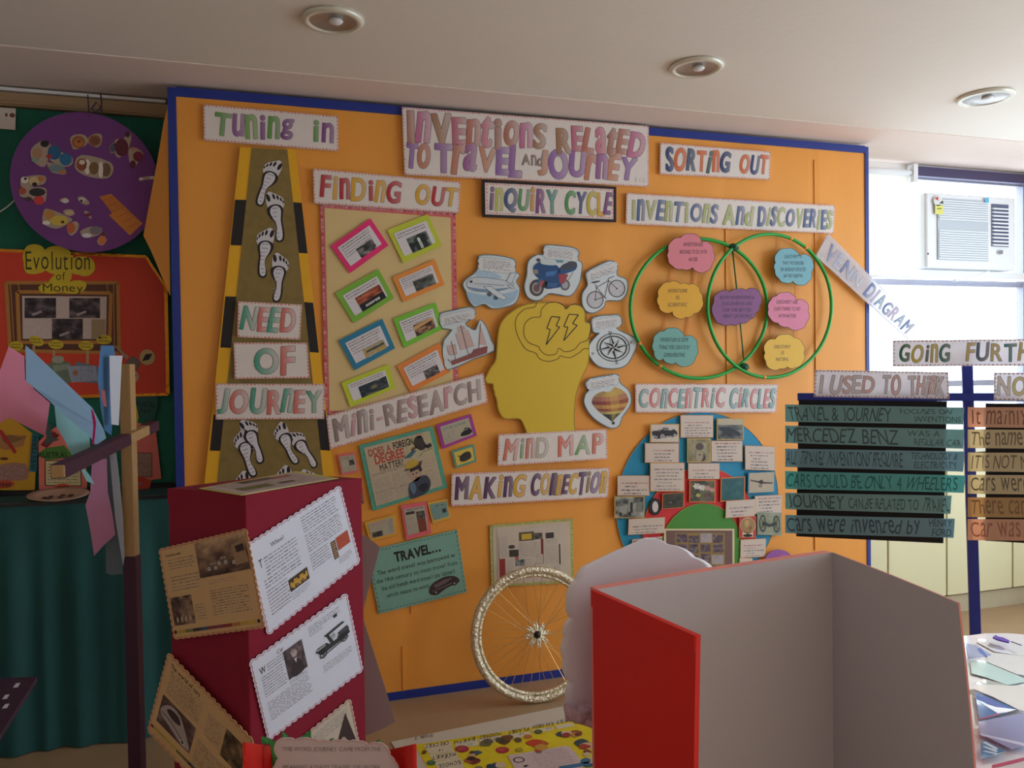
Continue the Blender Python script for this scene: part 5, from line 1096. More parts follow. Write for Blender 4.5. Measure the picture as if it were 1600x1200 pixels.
strip('broad pale blue paper strip slanting down to the right',s3([(133,0),(170,30),(480,325),(540,440),(552,482),(500,520),(465,470),(400,415),(340,370),(260,290),(135,185)]),(135,170,200),2.24,dz=.2)
strip('pale aqua paper strip under the blue one',s3([(283,305),(340,360),(400,410),(465,472),(472,560),(430,630),(470,680),(490,722),(450,705),(420,640),(375,575),(330,480),(295,425)]),(150,205,208),2.36,dz=.1)
strip('long pink paper strip hanging behind the crossbar',s3([(480,590),(555,590),(560,760),(585,880),(600,985),(545,1035),(490,1095),(470,960),(445,830),(470,760)]),(215,150,185),2.58,dz=.05,tr=.3)
strip('mid blue crumpled paper strip left of the post',s3([(525,0),(590,0),(600,60),(590,250),(580,470),(545,440),(525,330),(508,170)]),(75,125,175),2.50,dz=.08)
strip('tiny pink paper tip between blue strips',s3([(527,225),(545,235),(555,320),(540,315),(527,270)]),(235,150,160),2.47)
strip('bright white paper strip beside the post',s3([(570,52),(638,52),(632,100),(618,415),(580,410),(572,200)]),(222,228,240),2.50,dz=.03)
strip('thin magenta paper strip between the blue papers',s3([(474,328),(486,345),(500,400),(494,470),(488,515),(478,515),(486,420)]),(205,20,120),2.20)
strip('grey blue translucent strip hanging low beside the post',s3([(545,545),(570,542),(600,900),(640,1190),(580,1195),(552,1185),(550,1000)]),(125,140,150),2.66,tr=.4)
strip('white translucent strip hanging low beside the post',s3([(568,542),(602,540),(622,700),(640,900),(648,1100),(640,1150),(600,900)]),(205,212,225),2.60,tr=.4)
strip('small yellow paper tip right of the post',s3([(684,268),(708,310),(720,370),(714,408),(690,432)]),(215,175,45),2.66)
strip('pale green paper sliver right of the post under the bar',s3([(690,500),(697,495),(708,560),(700,565)]),(170,190,120),2.66)
# dark card shelf bottom left
T=thing('token_board','dark purple board corner with three white squares, bottom left','board',(onZ(10,1090,.75)))
q=[onZ(x,y,.75) for x,y in ((-160,1068),(58,1057),(-3,1152),(-120,1215))]
b=MB(); b.prism(q,Vector((0,0,1)),.012); b.build('dark_card',mat('dark_plum_card',(52,24,50),.7),T)
c=Canvas(lambda x,y:onZ(x,y,.7505),Vector((0,0,1)))
for x,y in ((26,1071),(9,1089),(9,1103.5)): c.poly([(x-6,y+4),(x-1,y-3),(x+6,y-4),(x+2,y+3)],lin((205,205,215)),1)
c.mb.build('white_squares',INK,T)
b=MB(); ce=sum(q,Vector())/4-Fv*.0-R0*.16; b.box((ce.x-.02,ce.y-.02,0),(ce.x+.02,ce.y+.02,.738)); b.build('support_leg',M_wrap,T)
# ------------------------------------------------------------------ maroon box
ZB=1.114; pn,pL,pR=[onZ(x,y,ZB) for x,y in ((383,773),(262,763),(565,747))]
pK=pL+pR-pn
M_mar=mat('maroon_paper',(138,14,44),.85,ns=4,amt=.12,bump=.25,bs=14)
T=thing('maroon_box','tall maroon paper covered box with illustrated pages pasted on it','box',((pn+pK)/2-Vector((0,0,ZB))))
dn=lambda p,z:Vector((p.x,p.y,z))
b=MB(); b.hexa([dn(p,0) for p in (pn,pR,pK,pL)],[dn(p,ZB) for p in (pn,pR,pK,pL)]); b.build('box_body',M_mar,T,bevel=.004)
b=MB(); 
for a,c_ in ((pn,pR),(pn,pL)):
    n_=(c_-a).cross(Vector((0,0,1))).normalized(); n_=n_ if n_.dot(CAM-a)>0 else -n_
    b.prism([dn(a,ZB-.05)+n_*.0015,dn(c_,ZB-.045)+n_*.0015,dn(c_,ZB+.001)+n_*.0015,dn(a,ZB+.001)+n_*.0015],n_,.0012)
b.build('folded_paper_edge',M_mar,T)
PR=Plane(pn,(pR-pn).cross(Vector((0,0,1)))); PLf=Plane(pn,(pL-pn).cross(Vector((0,0,1)))); PT=Plane((0,0,ZB),(0,0,1))
REDL=lin((190,50,70))
def page(label,pl,quad,pc,draw,name,off=.006,amp=.22,n=(16,15),curl=None):
    o2=wavy(quad,n[0],n[1],amp,4)
    s=Sheet('illustrated_page',label,'page',pl,off,quad,mat('page_%d_%d_%d'%pc,pc,.7,ns=30,amt=.03),.0015,'illustrated pages on the maroon box',outline=o2)
    c=s.px('red_wavy_line'); c.lay=2; q2=grow(wavy(quad,n[0],n[1],amp,4),-2.2); c.line(q2,.0016,REDL,closed=True)
    c=s.uv('print'); c.lay=2; draw(c); s.done()
def pg1(c):
    TC=lin((95,100,120)); W2=dict(fill=.42,wl=.12,ragged=.12)
    c.text('Wheel',.20,.12,.34,.17,GREY); c.text('T',.06,.22,.10,.31,BLACK,off=.0,natural=False)
    c.words(.11,.22,.45,.44,6,TC,**W2); c.words(.07,.45,.45,.56,3,TC,**W2); c.words(.07,.57,.28,.86,8,TC,**W2)
    c.rect(.28,.62,.48,.76,lin((60,40,20)),3)
    for k in range(9): c.ell(.30+k*.02,.69+.02*math.sin(k*2),.012,.035,lin((205,160,50)),4,n=8)
    for k in range(4): c.ring(.32+k*.035,.72,.012,.022,.004,lin((225,185,80)),5,n=10)
    c.words(.28,.78,.48,.86,4,TC,fill=.4,wl=.15)
    c.words(.53,.06,.93,.26,6,TC,**W2); c.words(.53,.28,.93,.50,7,TC,**W2); c.words(.53,.52,.74,.72,6,TC,**W2)
    c.rect(.76,.55,.81,.77,lin((70,45,25)),3); c.words(.765,.56,.805,.76,7,lin((210,160,70)),l=4,fill=.7)
    c.rect(.82,.54,.96,.70,lin((185,75,40)),3); c.line([(.85,.62),(.87,.59),(.89,.64),(.92,.60)],.0012,lin((150,50,30)),4); c.words(.80,.78,.95,.87,4,TC,fill=.4,wl=.15)
page('upper white page with a golden chariot picture, right face of the maroon box',PR,[(386.5,851.5),(531,760),(561.6,877),(419,991)],(224,231,246),pg1,'')
def car(c,x,y,w,h,l=3,body=(50,45,50),hi=(190,188,190)):
    X=lambda a,b_:(x+a*w,y+b_*h)
    c.poly([X(*p) for p in ((.02,.45),(.25,.35),(.40,.08),(.85,.05),(.98,.40),(.95,.70),(.60,.85),(.08,.80))],lin(body),l)
    c.poly([X(*p) for p in ((.42,.14),(.62,.12),(.62,.36),(.36,.38))],lin(hi),l+1); c.poly([X(*p) for p in ((.68,.12),(.82,.12),(.90,.36),(.68,.36))],lin(hi),l+1)
    for a in (.22,.78): c.ell(*X(a,.78),w*.13,h*.22,lin((235,235,235)),l+1); c.ell(*X(a,.78),w*.09,h*.15,lin((60,58,60)),l+2); c.ell(*X(a,.78),w*.04,h*.07,lin((230,230,230)),l+3)
def vcar(c,x,y,w,h,l=3):
    X=lambda a,b_:(x+a*w,y+b_*h); K=lin((42,46,50)); LT=lin((165,175,180))
    c.poly([X(*p) for p in ((.02,.52),(.10,.40),(.34,.42),(.40,.55),(.62,.55),(.70,.40),(.96,.44),(.98,.66),(.80,.74),(.16,.78))],K,l)
    c.poly([X(*p) for p in ((.36,.12),(.42,.10),(.52,.56),(.44,.58))],K,l+1); c.poly([X(*p) for p in ((.30,.08),(.84,.0),(.90,.10),(.36,.18))],K,l+1)
    c.poly([X(*p) for p in ((.66,.34),(.94,.28),(.98,.46),(.70,.50))],lin((60,66,70)),l+2); c.poly([X(*p) for p in ((.44,.24),(.58,.22),(.60,.40),(.50,.46))],LT,l+2)
    c.seg([X(.10,.88),X(.92,.76)],.003,K,l+2); c.poly([X(*p) for p in ((.06,.44),(.30,.44),(.30,.50),(.06,.52))],LT,l+2)
    for a,b_,r in ((.20,.76,.10),(.80,.70,.10)):
        c.ring(*X(a,b_),w*r,h*r*1.9,w*.022,K,l+3,n=20,wy=h*.04); c.ell(*X(a,b_),w*.025,h*.045,K,l+4,n=10)
        for k in range(6): c.seg([X(a,b_),X(a+r*.85*math.cos(k*1.047),b_+r*1.6*math.sin(k*1.047))],.0008,K,l+4)
def pg2(c):
    TC=lin((95,100,120)); W2=dict(fill=.42,wl=.12,ragged=.12)
    c.text('Car',.24,.07,.31,.12,GREY,shear=.2); c.text('W',.06,.14,.12,.22,BLACK,natural=False)
    c.words(.13,.14,.30,.24,3,TC,**W2); c.words(.06,.25,.28,.52,8,TC,**W2)
    c.photo(.29,.14,.48,.50,[lin((40,30,36)),lin((75,60,65)),lin((120,105,108))],12,12,31,l=3); c.ell(.385,.24,.028,.045,lin((190,170,165)),4); c.poly(smooth([(.33,.50),(.34,.36),(.385,.31),(.43,.36),(.44,.50)],3),lin((50,40,45)),4); c.poly([(.37,.30),(.385,.36),(.40,.30)],lin((210,200,200)),5); c.ell(.375,.205,.03,.02,lin((150,140,140)),5)
    c.words(.29,.52,.47,.57,2,TC,fill=.4); c.words(.06,.58,.48,.82,9,TC,**W2)
    c.words(.56,.07,.90,.15,3,TC,**W2); c.words(.56,.15,.70,.20,2,TC,**W2)
    vcar(c,.57,.27,.39,.28); c.rect(.82,.13,.86,.17,lin((45,48,60)),3)
    c.words(.62,.62,.94,.72,4,TC,fill=.42,wl=.12)
page('white page with a portrait and a vintage car, right face of the maroon box',PR,[(390.6,1035.5),(541.5,928),(566.5,1046),(419.5,1156)],(224,231,245),pg2,'')
def pg3(c):
    TC=lin((110,98,90)); c.words(.55,.06,.95,.20,5,TC,fill=.42,wl=.12); c.words(.08,.10,.48,.45,9,TC,fill=.42,wl=.12)
    c.poly([(.70,.50),(.92,.10),(.98,.52),(.72,.72)],lin((60,42,38)),3); c.ell(.84,.42,.04,.08,lin((170,150,130)),4); c.words(.08,.5,.6,.9,9,TC,fill=.42)
page('lowest cream page on the right face, half hidden by the white cloud card',PR,[(405,1207),(547,1093),(572,1215),(430,1330)],(206,196,176),pg3,'')
TAN=(214,176,124)
def pl1(c):
    TC=lin((105,75,50)); c.text('Travel by road',.06,.07,.24,.10,BLACK,off=.01)
    for u in ((.08,.13,.40,.26,4),(.08,.32,.42,.50,5),(.55,.57,.97,.97,12),(.30,.66,.42,.84,6)): c.words(*u[:4],u[4],TC,fill=.42,wl=.13,ragged=.2) if u[1]!=.57 else c.words(.50,.54,.93,.82,10,TC,fill=.42,wl=.13,ragged=.2)
    c.words(.50,.44,.80,.49,2,lin((150,90,60)),fill=.4)
    c.photo(.42,.02,.98,.40,[lin((45,28,24)),lin((95,68,55)),lin((150,118,90)),lin((200,165,125))],18,14,41,l=3,grad=lambda u,v:1-v)
    for x,y in ((.56,.30),(.68,.26),(.84,.28)): car(c,x-.05,y-.05,.13,.09,4,(110,85,70),(180,150,125))
    c.poly([(.82,.12),(.96,.10),(.98,.32),(.84,.34)],lin((165,130,100)),8); c.poly([(.86,.14),(.95,.13),(.96,.20),(.87,.21)],lin((50,35,35)),9)
    c.photo(.03,.55,.28,.86,[lin((45,28,28)),lin((100,75,62)),lin((185,155,125))],12,12,42,l=3)
    c.poly([(.14,.60),(.20,.565),(.27,.60)],lin((120,92,75)),4)
    for k in range(5): c.rect(.15+k*.024,.61,.16+k*.024,.70,lin((150,120,98)),4)
    for k in range(4): c.ell(.08+.05*k,.80,.014,.035,lin((190,165,140)),4,n=8)
    cs=[(190,160,60),(120,120,60),(60,50,50),(60,90,110),(130,60,60),(140,60,75),(150,50,50),(185,120,50),(200,160,70),(205,170,70)]
    for i,cc in enumerate(cs): c.rect(.06+i*.088,.915,.06+(i+1)*.088,.95,lin(cc),3)
    c.ell(.03,.93,.015,.02,BLACK,4); c.ell(.965,.93,.015,.02,BLACK,4)
page('tan page with street and temple photos, left face of the maroon box',PLf,[(249,859),(384,827),(412,980),(273,998)],TAN,pl1,'',off=.012)
def pl2(c):
    TC=lin((105,80,58)); c.text('The world of cars',.06,.06,.42,.11,BLACK,off=.01)
    c.words(.08,.13,.48,.42,9,TC,fill=.42,wl=.14,ragged=.15); c.words(.54,.16,.72,.45,9,TC,fill=.42,wl=.2); c.words(.50,.55,.95,.92,12,TC,fill=.42,wl=.14)
    c.photo(.06,.46,.46,.80,[lin((45,25,28)),lin((90,62,60)),lin((150,120,112))],14,10,51,l=3,contrast=.7)
    c.poly(smooth([(.08,.60),(.16,.50),(.28,.50),(.40,.66),(.45,.76),(.36,.78),(.20,.72),(.09,.68)],3),lin((178,165,160)),5); c.poly(smooth([(.14,.58),(.18,.53),(.27,.53),(.31,.60),(.22,.62)],3),lin((60,42,45)),6); c.line([(.09,.64),(.22,.66),(.38,.74)],.003,lin((90,65,62)),6); c.ell(.37,.745,.028,.03,lin((210,200,190)),6); c.ell(.37,.745,.016,.017,lin((60,45,45)),7)
    c.photo(.74,.14,.97,.48,[lin((52,38,28)),lin((95,75,50)),lin((150,120,85))],10,12,52,l=3)
    for i,cc in enumerate([(190,160,70),(200,170,80),(120,110,60),(60,55,55),(130,70,60),(150,60,50)]): c.rect(.05+i*.14,.88,.05+(i+1)*.14,.915,lin(cc),2)
    c.ell(.035,.90,.018,.018,lin((120,50,40)),4)
page('tan page with a silver car photo, curling off the left face of the maroon box',PLf,[(263,1021),(395,1158),(363,1278),(231,1141)],TAN,pl2,'',off=.02,n=(16,14))
q=[(310,763),(463,736),(529,747),(377.5,773.5)]
s=Sheet('news_page','newspaper page lying on top of the maroon box','newspaper',PT,.003,q,mat('yellow_edge_sheet',(205,195,110),.7),.0015,body='yellow_sheet')
inner(s,q,.05,.05,mat('top_news',(196,178,172),.75,ns=30,amt=.05),'newspaper'); c=s.uv('print'); c.lay=5
c.words(.1,.1,.9,.9,16,lin((150,130,130)),wl=.2,fill=.5,ragged=.1); c.rect(.30,.12,.62,.30,lin((95,80,70)),6); c.rect(.12,.55,.42,.78,lin((110,110,60)),6); c.rect(.6,.2,.8,.32,lin((170,90,75)),6); c.rect(.5,.62,.66,.74,lin((90,80,75)),6); s.done()
# translucent paper wings behind the box
M_vel=mat('pale_lilac_vellum',(188,165,165),.6,ns=5,amt=.04,transl=.5)
for lb,pts in (('upper lilac tracing paper flap poking out behind the maroon box',[(556,822),(568,836),(583,846),(594,855),(586,885),(575,925),(567,955),(552,950)]),('lower lilac tracing paper flap poking out behind the maroon box',[(555,960),(567,965),(586,1025),(605,1085),(617.5,1128),(595,1140),(571,1150),(555,1155)])):
    q=[P(x,y,2.62+.0006*(x-560)) for x,y in pts]; b=MB(); b.prism(q,-Fv,.001); tag(b.build('tracing_paper_flap',M_vel),lb,'paper','tracing paper flaps behind the maroon box')
# ------------------------------------------------------------------ red folding board, right foreground
HT=1.0
RA,RB_,RC,RD=[onZ(x,y,HT) for x,y in ((1095,992),(932,921),(1300,863),(1497,942))]
M_red=mat('red_foam_card',(226,34,22),.6,ns=6,amt=.05); M_gry=mat('grey_white_card',(200,192,194),.75,ns=5,amt=.03); M_pke=mat('faded_red_edge',(240,150,140),.6)
T=thing('folding_display_board','red folding display board seen from its pale grey inside','display board',((RA+RB_+RC+RD)/4-Vector((0,0,HT))))
up=Vector((0,0,1)); inside=(RA+RB_+RC+RD)/4
def panel(a,c_,name,tt=.006,bulge=0.0,bow=0.0,n=1):
    nn=(c_-a).cross(up).normalized(); nn=nn if nn.dot(inside-a)<0 else -nn   # outward
    N=14; inn=MB(); out=MB(); ed=MB()
    def pos(u,v,o): # v 0 bottom,1 top
        p=a.lerp(c_,u); zz=HT*v; sh_=bow*math.sin(math.pi*u)
        w=bulge*(math.sin(v*math.pi))*(-1)*(u)
        return Vector((p.x,p.y,zz))+nn*(o+sh_)+(c_-a).normalized()*w
    inn.grid(lambda u,v:pos(u,v,0),N,N); out.grid(lambda u,v:pos(1-u,v,tt),N,N)
    ed.grid(lambda u,v:pos(u,1,tt*v),N,1)
    for u in (0,1): ed.grid(lambda s_,v,u=u:pos(u,v,tt*s_),1,N)
    return inn,out,ed
for a,c_,bl,bw,nm in ((RB_,RA,.014,0,'side_panel'),(RB_,RC,0,.006,'back_panel'),(RC,RD,-.05,.004,'side_panel')):
    i_,o_,e_=panel(a,c_,nm,.024 if nm=='back_panel' else (.010 if c_ is RA else .004),bl,bw)
    p=i_.build(nm,M_gry,T,smooth=True); ORI[p.name]=ORI[T.name]
    q=o_.build('red_outer_face',M_red,p,smooth=True); q.location=(0,0,0)
    e_.build('top_edge',M_pke if nm=='back_panel' or a is RC else M_red,p)
b=MB(); d_=(RC-RB_).normalized(); nn=Vector((d_.y,-d_.x,0)); nn=nn if nn.dot(inside-RB_)>0 else -nn
# folded red top margin on the front flap
dA=(RA-RB_); nA=dA.cross(up).normalized(); nA=nA if nA.dot(CAM-RB_)>0 else -nA
b=MB(); b.prism([RB_+nA*.0135-up*.032,RA+nA*.0135-up*.028,RA+nA*.0135+up*.001,RB_+nA*.0135+up*.001],nA,.0015); b.build('folded_margin',M_red,T)
# white plastic cloud behind
f_=lambda L_:[(860+x/2.286,820+y/2.286) for x,y in L_]
anc=f_([(110,150),(225,95),(340,45),(422,72),(518,116),(590,168),(600,240),(560,420),(520,720),(330,740),(175,722),(110,712),(60,675),(52,620),(66,560),(44,480),(46,400),(66,330),(55,270),(85,195)])
ol=bumps(anc,[0,0,.12,.12,.12,0,0,0,0,0,.1,.1,.12,.12,.15,.12,.15,.12,.12,.06],4)
def cz(x,y): u=(x-885)/235; return 1.70+.20*u+.02*((y-840)/300)
C0=P(*ol[0],1.6)
# triangulated curved sheet: rows of points between outline at each height
import bisect
def span(y):
    xs=[]
    for i in range(len(ol)):
        (xa,ya),(xb,yb_)=ol[i],ol[(i+1)%len(ol)]
        if (ya<=y)!=(yb_<=y): xs.append(xa+(xb-xa)*(y-ya)/(yb_-ya))
    return (min(xs),max(xs)) if len(xs)>1 else None
y0=min(p[1] for p in ol)+.4; y1=max(p[1] for p in ol)-.4; rows=[]
for j in range(91):
    y=y0+(y1-y0)*j/90; sp=span(y)
    if sp: rows.append((y,sp))
M_pl=mat('white_plastic_sheet',(242,240,246),.3,ns=4,amt=.03,transl=.25,coat=.4)
b=MB(); v=[]; nC=16
for y,(xa,xb) in rows:
    for k in range(nC+1):
        x=xa+(xb-xa)*k/nC; v.append(P(x,y,cz(x,y)))
b.add(v,[(j*(nC+1)+i,j*(nC+1)+i+1,(j+1)*(nC+1)+i+1,(j+1)*(nC+1)+i) for j in range(len(rows)-1) for i in range(nC)])
T2=thing('cloud_sheet','white glossy plastic cloud standing behind the red folding board','cloud cutout',(sum(v,Vector())/len(v)))
o=b.build('plastic_sheet',M_pl,T2,smooth=True); sm=o.modifiers.new('thick','SOLIDIFY'); sm.thickness=.0015
b=MB()
for k in range(4):
    c_=P(892+k*10,1115+4*math.sin(k*2),1.70); b.tube([c_+Vector((-.012,0,.02)),c_+Vector((0,-.006,0)),c_+Vector((.014,0,-.016))],[.006,.016,.005],8)
b.build('cotton_tuft',mat('lilac_cotton',(205,178,190),.95,ns=30,amt=.1,bump=.8,bs=80,transl=.2),T2,smooth=True)
# ------------------------------------------------------------------ game poster on the floor
gTL,gTR=onZ(611,1159,.004),onZ(950,1089,.004); gx=(gTR-gTL); gd=Vector((gx.y,-gx.x,0)).normalized(); gd=gd if gd.dot(CAM-gTL)>0 else -gd
GP=Plane((0,0,.004),(0,0,1)); hh=.62
q3=[gTL,gTR,gTR+gd*hh,gTL+gd*hh]
ctr=sum(q3,Vector())/4; T=thing('game_poster','yellow home made board game poster lying on the floor','poster',(ctr.x,ctr.y,0))
b=MB(); b.prism(q3,up,.003); b.build('white_sheet',mat('off_white_chart',(206,196,180),.7,ns=20,amt=.03),T)
fg=lambda x,y:(640+x/5,1100+y/5)
def gat(px,py): return GP.at(px,py)
c=Canvas(lambda x,y:gat(*fg(x,y)),up); c.lay=2
YLW=lin((222,200,30))
c.poly([(42,320),(125,310),(345,275),(620,235),(980,180),(1240,140),(1500,100),(1560,400),(1600,600),(200,620)],YLW)
c.mb.build('yellow_field',INK,T)
c=Canvas(lambda x,y:gat(*fg(x,y)),up); c.lay=4
for p in ([(110,328),(320,295),(345,375),(155,395)],[(345,305),(530,275),(545,325),(365,350)],[(540,272),(715,245),(725,290),(555,320)],[(745,245),(935,215),(955,250),(775,280)],[(950,205),(1120,178),(1130,205),(970,235)],[(1135,172),(1270,150),(1290,175),(1150,200)],[(150,400),(370,375),(385,430),(190,450)],[(190,455),(400,425),(430,500),(240,540)]): c.poly(p,lin((214,204,176)))
c.mb.build('word_square',INK,T)
c=Canvas(lambda x,y:gat(*fg(x,y)),up); c.lay=6
def ut(st,x0,y0,x1,y1,w=.8,cc=BLACK):   # upside-down words following the far edge: x0..x1 left to right in view
    # build along the reversed direction
    n=len(st); 
    for i,ch in enumerate(st):
        t0=1-(i+.1)/n; t1=1-(i+.82)/n
        xa=x0+(x1-x0)*t0; xb=x0+(x1-x0)*t1; ya=y0+(y1-y0)*t0
        vs,fs,bb=glyph(ch,.0); 
        if not vs: continue
        b0=glyph(ch,0)[2]; pts=[]
        for a,bq in vs:
            u=(a-b0[0])/max(.34,b0[2]-b0[0]); vq=bq/.72
            pts.append(c.pt(xa+(xb-xa)*u, ya+vq*w-(xa-xb)*0+ (y1-y0)*(xb-xa)/(x1-x0)*u, 6))
        c.mb.add(pts,fs,cc)
ut('CRICKET',118,322,308,292,30); ut('EARTH',345,290,515,258,30); ut('HUNDRED',545,252,715,222,30); ut('PLANET',765,215,935,182,30); ut('RAINBOW',955,172,1125,142,28); ut('TEST',1140,135,1270,112,26)
ut('MARKET',170,412,365,378,30); ut('SCHOOL',215,480,405,440,32); ut('Grade 3',40,262,185,238,26)
for x,y,st in ((240,360,'18'),(468,315,'17'),(665,275,'16'),(870,232,'15'),(1085,188,'14'),(290,420,'19')): ut(st,x-15,y,x+20,y-6,14)
c.mb.build('handwritten_words',INK,T)
for x,y,rx,ry,cc in ((410,355,54,27,(165,25,60)),(725,363,54,25,(175,30,50)),(1005,375,34,17,(170,30,35)),(1005,220,33,17,(60,80,30)),(925,258,33,17,(200,110,50)),(855,362,32,17,(170,150,30)),(168,463,36,19,(40,110,80)),(540,500,30,12,(110,110,30)),(1440,180,36,14,(190,160,40))):
    c=Canvas(lambda x,y:gat(*fg(x,y)),up); c.ell(x,y,rx,ry,lin(cc),6); c.ell(x-rx*.15,y-ry*.1,rx*.6,ry*.6,mixc(lin(cc),(.6,.5,.3),.12),7); c.mb.build('coloured_dot',INK,T)
def fig(x,y,s_,cols,seed):
    rr=random.Random(seed); c=Canvas(lambda x,y:gat(*fg(x,y)),up)
    for k,cc in enumerate(cols):
        a=rr.random()*6.28; c.poly(smooth([(x+s_*.5*math.cos(a)*(k>0)+s_*(.75-.1*k)*rr.uniform(.7,1.1)*math.cos(t),y+s_*.3*math.sin(a)*(k>0)+s_*.5*(.75-.1*k)*rr.uniform(.7,1.1)*math.sin(t)) for t in [2*math.pi*j/8 for j in range(8)]],2),lin(cc),6+k)
    c.mb.build('pasted_picture',INK,T)
SKN=(200,160,120)
fig(500,390,60,[(55,45,40),(60,90,110),SKN],1); fig(500,450,70,[(110,40,45),(170,90,60),(60,30,30)],2); fig(590,315,70,[(110,110,70),(90,90,70)],3); fig(745,290,80,[(90,60,40),(110,70,40),(70,70,50)],4); fig(845,280,45,[(100,85,50),(90,80,60)],5)
fig(1015,315,95,[(175,90,40),(190,60,40),(200,150,60)],6); fig(1190,240,75,[(50,70,80),(210,190,160),(150,50,50)],7); fig(1300,225,65,[(150,80,50),(190,130,60),(110,60,40)],8); fig(1350,310,95,[(50,70,80),(210,180,150),(170,60,40)],9); fig(1390,380,50,[(130,60,40),(205,185,150)],10); fig(670,490,80,[(50,80,100),(210,190,160),(40,60,80)],11); fig(1410,470,90,[(40,90,120),(205,185,150),(60,110,140)],12); fig(115,375,32,[(120,95,30),(100,70,30)],13); fig(1500,430,25,[(80,50,30)],14)
c=Canvas(lambda x,y:gat(*fg(x,y)),up); c.lay=6; c.poly([(765,405),(1225,330),(1260,345),(1340,440),(1370,560),(870,600)],lin((205,185,185)))
for i in range(9): c.words(960+i*10,400+i*18,1240+i*12,415+i*18,1,lin((180,130,140)),slope=-.16,l=7,fill=.5)
c.words(1060,370,1200,385,1,lin((150,140,160)),slope=-.16,l=7); c.ring(855,442,45,22,10,BLACK,8,wy=5); c.poly([(885,490),(910,480),(935,485),(905,500)],BLACK,8); c.poly([(1160,495),(1400,455),(1410,480),(1190,520)],lin((50,110,150)),8); c.mb.build('rules_panel',INK,T)
# ------------------------------------------------------------------ near card stand bottom centre
fnr=lambda x,y:(380+x/5.333,1120+y/5.333); Zn=1.45
T=thing('small_folding_card','small red folding card stand fronted by a white scalloped cloud with faint writing','card stand',(onZ(515,1190,.8)*1.0-Vector((0,0,.8))))
def npt(x,y,z): return P(*fnr(x,y),z)
def down(p): return Vector((p.x,p.y,0))
for pa,pb2 in ((npt(20,212,1.36),npt(235,245,1.50)),(npt(1225,272,1.50),npt(1420,228,1.36))):
    n_=(pb2-pa).cross(up).normalized(); n_=n_ if n_.dot(CAM-pa)>0 else -n_
    b=MB(); b.prism([down(pa),down(pb2),pb2,pa],n_,.005); b.build('red_wing',M_red,T)
pa,pb2=npt(235,300,1.50),npt(1225,300,1.50); n_=(pb2-pa).cross(up).normalized(); n_=n_ if n_.dot(CAM-pa)>0 else -n_
b=MB(); b.prism([down(pa),down(pb2),pb2,pa],n_,.005); b.build('red_back',M_red,T)
NP_=Plane(npt(750,300,1.40),-Fv*Vector((1,1,0)).length if False else Vector((-Fv.x,-Fv.y,0)))
an=[(262,235),(290,195),(360,182),(430,195),(480,183),(560,188),(640,203),(720,208),(800,200),(880,208),(960,205),(1040,235),(1110,218),(1180,240),(1215,290),(1225,330),(1270,380),(1300,470),(1320,640),(1290,800),(270,800),(230,640),(235,500),(262,400),(295,345),(262,300)]
ol2=[fnr(*p) for p in bumps(an,.12,4)]
b=MB(); b.prism([NP_.at(x,y) for x,y in ol2],NP_.n,.004); b.build('white_cloud',mat('cloud_card_white',(206,188,188),.7,ns=20,amt=.04),T)
c=Canvas(lambda x,y:NP_.at(*fnr(x,y),.0003),NP_.n); c.line([p for p in bumps([(x+(750-x)*.02,y+5) for x,y in an],.12,4)],.0012,lin((215,165,170)),2,closed=True)
for i,st in enumerate(('THE WORD JOURNEY CAME FROM THE','MEANING A DAYS TRAVEL OR WORK','AND SO PEOPLE BEGAN TO TRAVEL')): c.text(st,330,250+i*150,1150,285+i*150,lin((150,132,136)),l=2,off=.0)
c.mb.build('faint_writing',INK,T)
M_leaf=mat('green_foam_leaf',(60,150,70),.5,ns=10,amt=.1)
for k,(pts,zz) in enumerate((([(150,165),(200,178),(265,205),(272,240),(225,235),(155,225)],1.47),([(215,200),(262,215),(300,340),(285,420),(240,430),(232,300)],1.46),([(325,118),(360,150),(385,180),(350,190),(315,185)],1.52),([(480,172),(560,110),(566,185),(520,190)],1.52),([(880,215),(945,190),(935,215)],1.52),([(1085,218),(1135,190),(1165,225)],1.52),([(700,200),(750,178),(755,212)],1.52))):
    q=[npt(x,y,zz) for x,y in pts]; ce=sum(q,Vector())/len(q); b=MB(); n=len(q)
    b.add(q+[ce-Fv*.008],[(i,(i+1)%n,n) for i in range(n)]); b.add([p+Fv*.002 for p in q],[tuple(range(n-1,-1,-1))]); b.build('leaf',M_leaf,T)
# ------------------------------------------------------------------ blue stand with the statements
SA,SB=P(1246,700,3.40),P(1480,700,3.17); SP=Plane(SA,(SB-SA).cross(up)); fs3=lambda x,y:(1210+x/3.333,500+y/3.333)
M_bst=mat('blue_stand_tape',(24,48,150),.45,ns=20,amt=.12)
pbot=SP.at(1529,1060,-.03); T=thing('blue_stand','blue taped stand with one upright and a long crossbar','stand',(pbot.x,pbot.y,0))
side=(SB-SA).normalized(); side.z=0; side.normalize(); back=-SP.n
def sbox(px0,py0,px1,py1,d0,d1,nm,mt,T=T):
    b=MB(); fr_=[SP.at(x,y,-d0) for x,y in ((px0,py0),(px1,py0),(px1,py1),(px0,py1))]; bk_=[p+back*(d1-d0) for p in fr_]; b.hexa(bk_,fr_); return b.build(nm,mt,T)
ptp=SP.at(1511,548,-.03); w=.019
b=MB(); lo_=Vector((pbot.x,pbot.y,0)); hi_=ptp
for sgn in (1,): 
    q=lambda p:[p-side*w,p+side*w,p+side*w+back*.04,p-side*w+back*.04]; b.hexa(q(lo_),q(hi_))
b.build('upright',M_bst,T,bevel=.002)
L1,L2=SP.at(1246,618,-.012),SP.at(1480,623,-.012); Lend=L1+(L2-L1)*2.2; Lend.z=L1.z=L2.z=(L1.z+L2.z)/2
